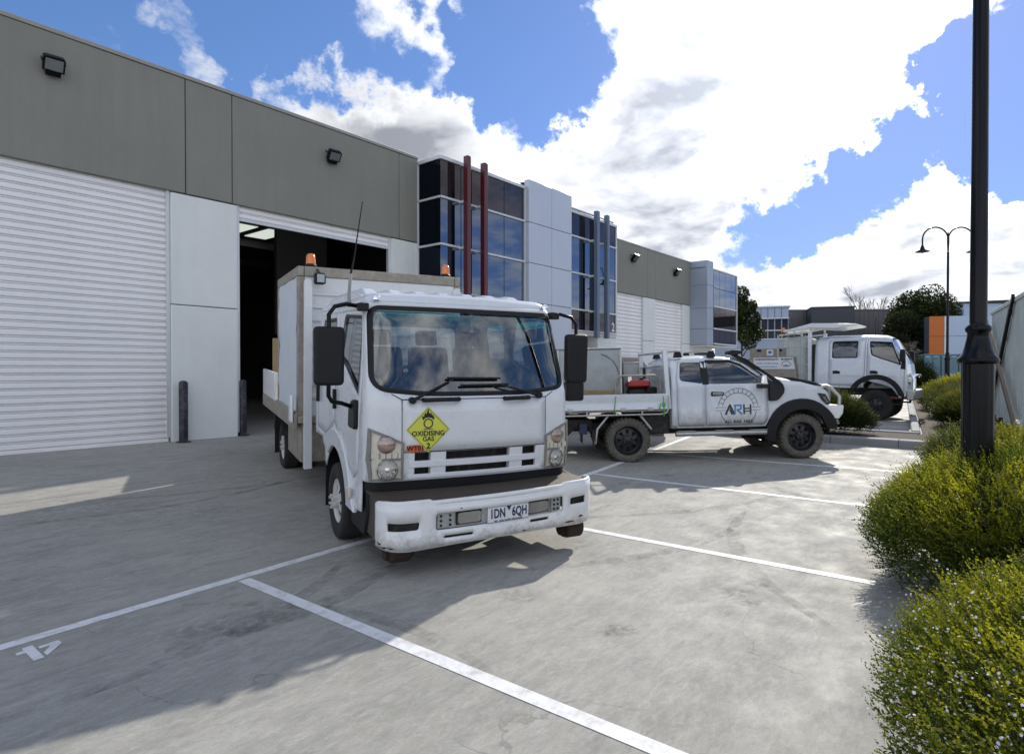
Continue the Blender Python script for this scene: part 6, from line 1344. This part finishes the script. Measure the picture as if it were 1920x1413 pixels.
# ------------------------------------------------------------------ braced container trailer at the right edge
far_c = at_depth(1859, 694, 14.4); cd = Vector((math.cos(R(7.8)), math.sin(R(7.8)), 0))
tr2 = thing('container_trailer', 'pale steel sided container on a rusty trailer with crossed diagonal braces', 'trailer', (far_c.x - cd.x * 6.0, far_c.y - cd.y * 6.0, .2), (0, 0, R(7.8)))
MB().box(0, 6.0, -2.3, 0, .40, 2.80).build('container_shell', 'container_white', tr2, bevel=.02)
for k in range(9): MB().box(.35 + k * .66, .37 + k * .66, -.001, .010, .45, 2.75).build('panel_seam', 'container_white', tr2)
MB().box(-.02, 6.02, -.06, .03, .28, .40).build('bottom_rail', 'rust', tr2, bevel=.01)
MB().box(-.02, 6.02, -.06, .03, 2.78, 2.86).build('top_rail', 'container_white', tr2, bevel=.01)
MB().bar((5.4, .05, .86), (2.55, .05, 2.88), .05, .09).build('brace', 'black_metal', tr2); MB().bar((5.98, .11, 2.66), (1.5, .11, .36), .05, .09).build('brace', 'rust', tr2)
MB().box(-.5, 6.1, -1.6, -.7, .1, .28).build('trailer_frame', 'rust', tr2)
for x in (4.2, 5.2): MB().box(x - .06, x + .06, -.02, .1, .33, .52).build('twist_lock', 'rust', tr2, bevel=.01)
for x in (1.6, 2.5): wheel(tr2, (x, -.12, .16), .36, .22, .21, 1, 'rubber', 'rim_white', holes=6)
mgd = MB().prism(arc(2.05, .02, .60, 15, 165, 16) + arc(2.05, .02, .56, 165, 15, 16), lambda a, b, c: (a, c, b), -.25, .08).build('mudguard', 'truck_white', tr2, bevel=.008)
MB().box(5.6, 5.9, -1.2, -.8, -.2, .12).build('stand_block', 'wood', tr2)
# ------------------------------------------------------------------ background
def place(x, d, z=0.0):
    p = at_depth(x, 694, d); return Vector((p.x, p.y, z))
def hgt(y, d): return EYE + (694 - y) / FPX * d
def frame(x0, x1, d0, d1):
    a = place(x0, d0); b = place(x1, d1); v = b - a; return a, v.length, math.atan2(v.y, v.x)
# glazed office at left back
a, L_, rz = frame(1340, 1478, 52, 50); zt_ = hgt(576, 50); gb_ = gz(a.x, a.y)
bo = thing('office_building', 'distant blue grey office with dark window bands beyond the second truck', 'building', (a.x, a.y, 0), (0, 0, rz))
MB().box(0, L_, 0, 9, -.2, zt_).build('wall', 'bg_clad', bo, bevel=.02)
k_ = 11
for i in range(k_):
    x0 = L_ * i / k_ + .04; x1 = L_ * (i + 1) / k_ - .04
    MB().box(x0, x1, -.03, .03, hgt(618, 50), hgt(597, 50)).build('window', 'bg_glass', bo); MB().box(x0, x1, -.03, .03, hgt(634, 50), hgt(619.5, 50)).build('window', 'bg_glass', bo)
    MB().box(x0 - .055, x0 - .03, -.03, 0, zt_ - 1.0, zt_).build('panel_joint', 'bg_dark', bo)
for z in (hgt(596, 50), hgt(618.7, 50), hgt(635, 50)): MB().box(0, L_ + .05, -.06, 0.0, z - .04, z + .04).build('window_frame', 'mullion', bo)
for i in range(4): MB().box(L_ - .02, L_ + .03, .6 + i * 1.7, 2.1 + i * 1.7, hgt(634, 50), hgt(597, 50)).build('side_window_pane', 'bg_glass', bo)
MB().box(-.1, L_ + .1, -.1, 9, zt_, zt_ + .12).build('roof_edge', 'bg_clad', bo)
MB().box(0.1, L_ - .1, -.02, .03, .3, 2.6).build('ground_floor_glass', 'bg_glass', bo)
def wallblock(name, label, x0, x1, d0, d1, ytop, m, depth=8, cat='building', cap='cap'):
    a, L_, rz = frame(x0, x1, d0, d1); t = thing(name, label, cat, (a.x, a.y, 0), (0, 0, rz)); z = hgt(ytop, (d0 + d1) / 2)
    MB().box(0, L_, 0, depth, -.2, z).build('wall', m, t, bevel=.02); MB().box(-.05, L_ + .05, -.05, depth + .05, z, z + .12).build('roof_edge', cap, t, bevel=.01); return t, L_, z
t1, L1, z1 = wallblock('warehouse_building', 'dark charcoal parapet block behind the second truck canopy', 1521, 1602, 54, 53, 577, 'bg_dark', cap='bg_dark')
t2, L2, z2 = wallblock('warehouse_building', 'mauve grey ribbed wall running behind the bare tree and big tree', 1478, 1800, 57, 56, 582, 'bg_mauve', cap='bg_mauve')
for i in range(36): MB().box(L2 * i / 36, L2 * i / 36 + .03, -.03, .0, .3, z2 - .1).build('wall_rib', 'bg_mauve', t2)
for x in (.62, .70, .72): MB().bar((L2 * x, -.3, 2.2), (L2 * x, -.3, z2 - 1.0), .06, .06).build('service_pipe', 'galv', t2)
MB().bar((L2 * .70, -.3, z2 - 1.0), (L2 * .80, -.3, z2 - .75), .06, .06).build('service_pipe', 'galv', t2)
t3, L3, z3 = wallblock('warehouse_building', 'charcoal flat roofed building behind the orange and pale blue wall', 1780, 2150, 56, 50, 562, 'bg_dark', cap='bg_dark')
a, L_, rz = frame(1806, 1876, 52, 52); 
pb = thing('upper_office_wall', 'pale blue clad upper wall in front of the charcoal roof', 'building', (a.x, a.y, 0), (0, 0, rz)); MB().box(0, L_, 0, 3, 3, hgt(572, 52)).build('wall', 'bg_paleblue', pb, bevel=.02); MB().box(-.05, L_ + .05, -.05, 3, hgt(572, 52), hgt(572, 52) + .1).build('roof_edge', 'bg_paleblue', pb)
a, L_, rz = frame(1742, 1990, 45, 43); zt_ = hgt(595, 46); zb_ = 0; zm_ = hgt(632, 46)
ow = thing('shop_wall', 'orange and pale blue panelled building behind the teal containers', 'building', (a.x, a.y, 0), (0, 0, rz))
MB().box(.02, L_, .06, 1.0, -.2, zt_ - .02).build('core_wall', 'bg_dark', ow)
e0 = (1771 - 1742) / (1990 - 1742) * L_; e1 = e0 + .12
for z0, z1 in ((hgt(665, 46), zm_), (zm_, zt_), (-.1, hgt(665, 46))):
    MB().box(0, e0, 0, .06, z0 + .015, z1 - .015).build('wall_panel', 'bg_orange', ow)
    MB().box(e0 + .02, e1, 0, .06, z0 + .015, z1 - .015).build('wall_panel', 'white_panel', ow)
    for i in range(4):
        w_ = (L_ - e1) / 4; MB().box(e1 + w_ * i + .015, e1 + w_ * (i + 1) - .015, 0, .06, z0 + .015, z1 - .015).build('wall_panel', 'bg_paleblue', ow)
# teal containers
for i, (x0, x1, lb) in enumerate(((1733, 1764, 'teal steel cabinet at the end of the row below the orange wall'), (1765, 1797, 'teal steel cabinet in the middle of the row behind the far lamp'), (1798, 1850, 'wide teal steel cabinet of the row partly behind the near lamp post'))):
    a, L_, rz = frame(x0, x1 - .5, 41, 40.7); c_ = thing('steel_cabinet', lb, 'cabinet', (a.x, a.y, .24), (0, 0, rz), 'teal cabinets below the orange wall')
    z = hgt(665.5, 41) - .24; MB().box(0, L_, 0, 1.4, 0, z).build('cabinet_shell', 'bg_teal', c_, bevel=.02); MB().box(-.03, L_ + .01, -.03, 1.43, z, z + .05).build('cabinet_lid', 'bg_teal', c_, bevel=.01)
    MB().box(L_ * .5 - .01, L_ * .5 + .01, -.012, 0, .08, z - .06).build('door_gap', 'ink_grey', c_)
    for q in (.44, .56): MB().box(L_ * q - .015, L_ * q + .015, -.04, -.005, z * .45, z * .52).build('handle', 'galv', c_)
    for q in (.2, .75): MB().box(L_ * q - .12, L_ * q + .12, -.012, -.002, z - .12, z - .09).build('maker_plate', 'plate_white', c_)
# ------------------------------------------------------------------ trees
def tree(name, label, loc, h, r, trunk_h, leaves, leaf, cA, cB, seed, blobs=26, squash=.8):
    g = np.random.default_rng(seed); t = thing(name, label, 'tree', loc, group='trees behind the car park')
    tk = MB(); tk.tube([(0, 0, -.2), (.05, .02, trunk_h * .5), (0, .05, trunk_h), (.1, 0, h * .75)], [r * .09, r * .07, r * .055, .03], 8)
    cs_ = []
    for k in range(blobs):
        a = g.uniform(0, 2 * math.pi); zz = g.uniform(0, 1); rr = r * (.75 * math.sqrt(max(.05, 1 - (2 * zz - .9) ** 2 * .75))) * g.uniform(.35, 1); c = np.array([rr * math.cos(a), rr * math.sin(a), trunk_h * .7 + zz * (h - trunk_h * .7 - r * .25)]); cs_.append((c, r * g.uniform(.22, .40)))
        tk.tube([(0, 0, min(c[2] * .7, h * .6)), (c[0] * .5, c[1] * .5, c[2] * .85), tuple(c)], [r * .035, r * .022, .01], 5)
    tk.build('trunk', 'bark', t, smooth=50)
    pk = np.array([b * b for _, b in cs_]); which = g.choice(len(cs_), leaves, p=pk / pk.sum())
    C0 = np.array([c for c, _ in cs_])[which]; B0 = np.array([b for _, b in cs_])[which]
    d = unit(g.normal(size=(leaves, 3)) * np.array([1, 1, squash])); P_ = C0 + d * (B0 * (1 - .45 * g.random(leaves) ** 2.2))[:, None]
    tone = g.uniform(.6, 1.25, len(cs_))[which]
    mixv = np.clip(.5 + .35 * g.normal(size=leaves), 0, 1)[:, None]; C = (np.array(cA) * (1 - mixv) + np.array(cB) * mixv) * (tone * g.uniform(.75, 1.25, leaves))[:, None]
    L_ = leaf * g.uniform(.6, 1.4, leaves); leaves_mesh('crown', P_, unit(d + g.normal(size=(leaves, 3)) * .8), L_, L_ * g.uniform(.22, .4, leaves), C, t)
    return t
p = place(1735, 51); tree('broadleaf_tree', 'big dark round tree behind the orange wall and the far lamp', (p.x, p.y, .2), hgt(541, 51) - .1, 3.3, 1.0, 42000, .19, (.020, .032, .008), (.05, .065, .014), 41, 46)
p = place(1700, 49); tree('broadleaf_tree', 'lower dark tree reaching towards the second truck', (p.x, p.y, .2), hgt(588, 49), 2.2, .8, 18000, .15, (.018, .028, .008), (.04, .05, .012), 43, 20)
p = place(1391, 44); tree('broadleaf_tree', 'dark tree hugging the far office corner', (p.x, p.y, .3), hgt(548, 44), 1.5, .9, 12000, .15, (.022, .036, .008), (.06, .08, .016), 45, 20)
p = place(1715, 41.5); shrub('dark hedge bush beside the teal cabinets', (p.x, p.y, .24), .8, .8, 1.9, 2500, 9, .10, ((.022, .034, .01), (.05, .065, .015), (.08, .09, .02)), seed=51)
# bare tree
def bare(label, loc, h, seed, spread=.5):
    g = random.Random(seed); t = thing('bare_tree', label, 'tree', loc, group='leafless trees behind the wall'); q = MB()
    def grow(p, d, l, r, lv):
        e = p + d * l; q.tube([p, p.lerp(e, .5) + Vector((g.uniform(-.04, .04), g.uniform(-.04, .04), 0)) * l, e], [r, r * .8, r * .62], 5, cap=False)
        if lv:
            for _ in range(3 if lv > 1 else 4): grow(e, (d + Vector((g.uniform(-1, 1), g.uniform(-1, 1), g.uniform(-.1, .6))) * spread).normalized(), l * g.uniform(.6, .82), r * .58, lv - 1)
    grow(Vector((0, 0, 0)), Vector((0, 0, 1)), h * .30, h * .016, 5); q.build('trunk', 'dead_bark', t); return t
p = place(1632, 62); bare('tall leafless tree rising behind the mauve wall', (p.x, p.y, 0), hgt(545, 62) * 1.08, 5)
p = place(1684, 43); bare('thin leafless branches between the second truck and the dark trees', (p.x, p.y, .2), 4.2, 9, .6)
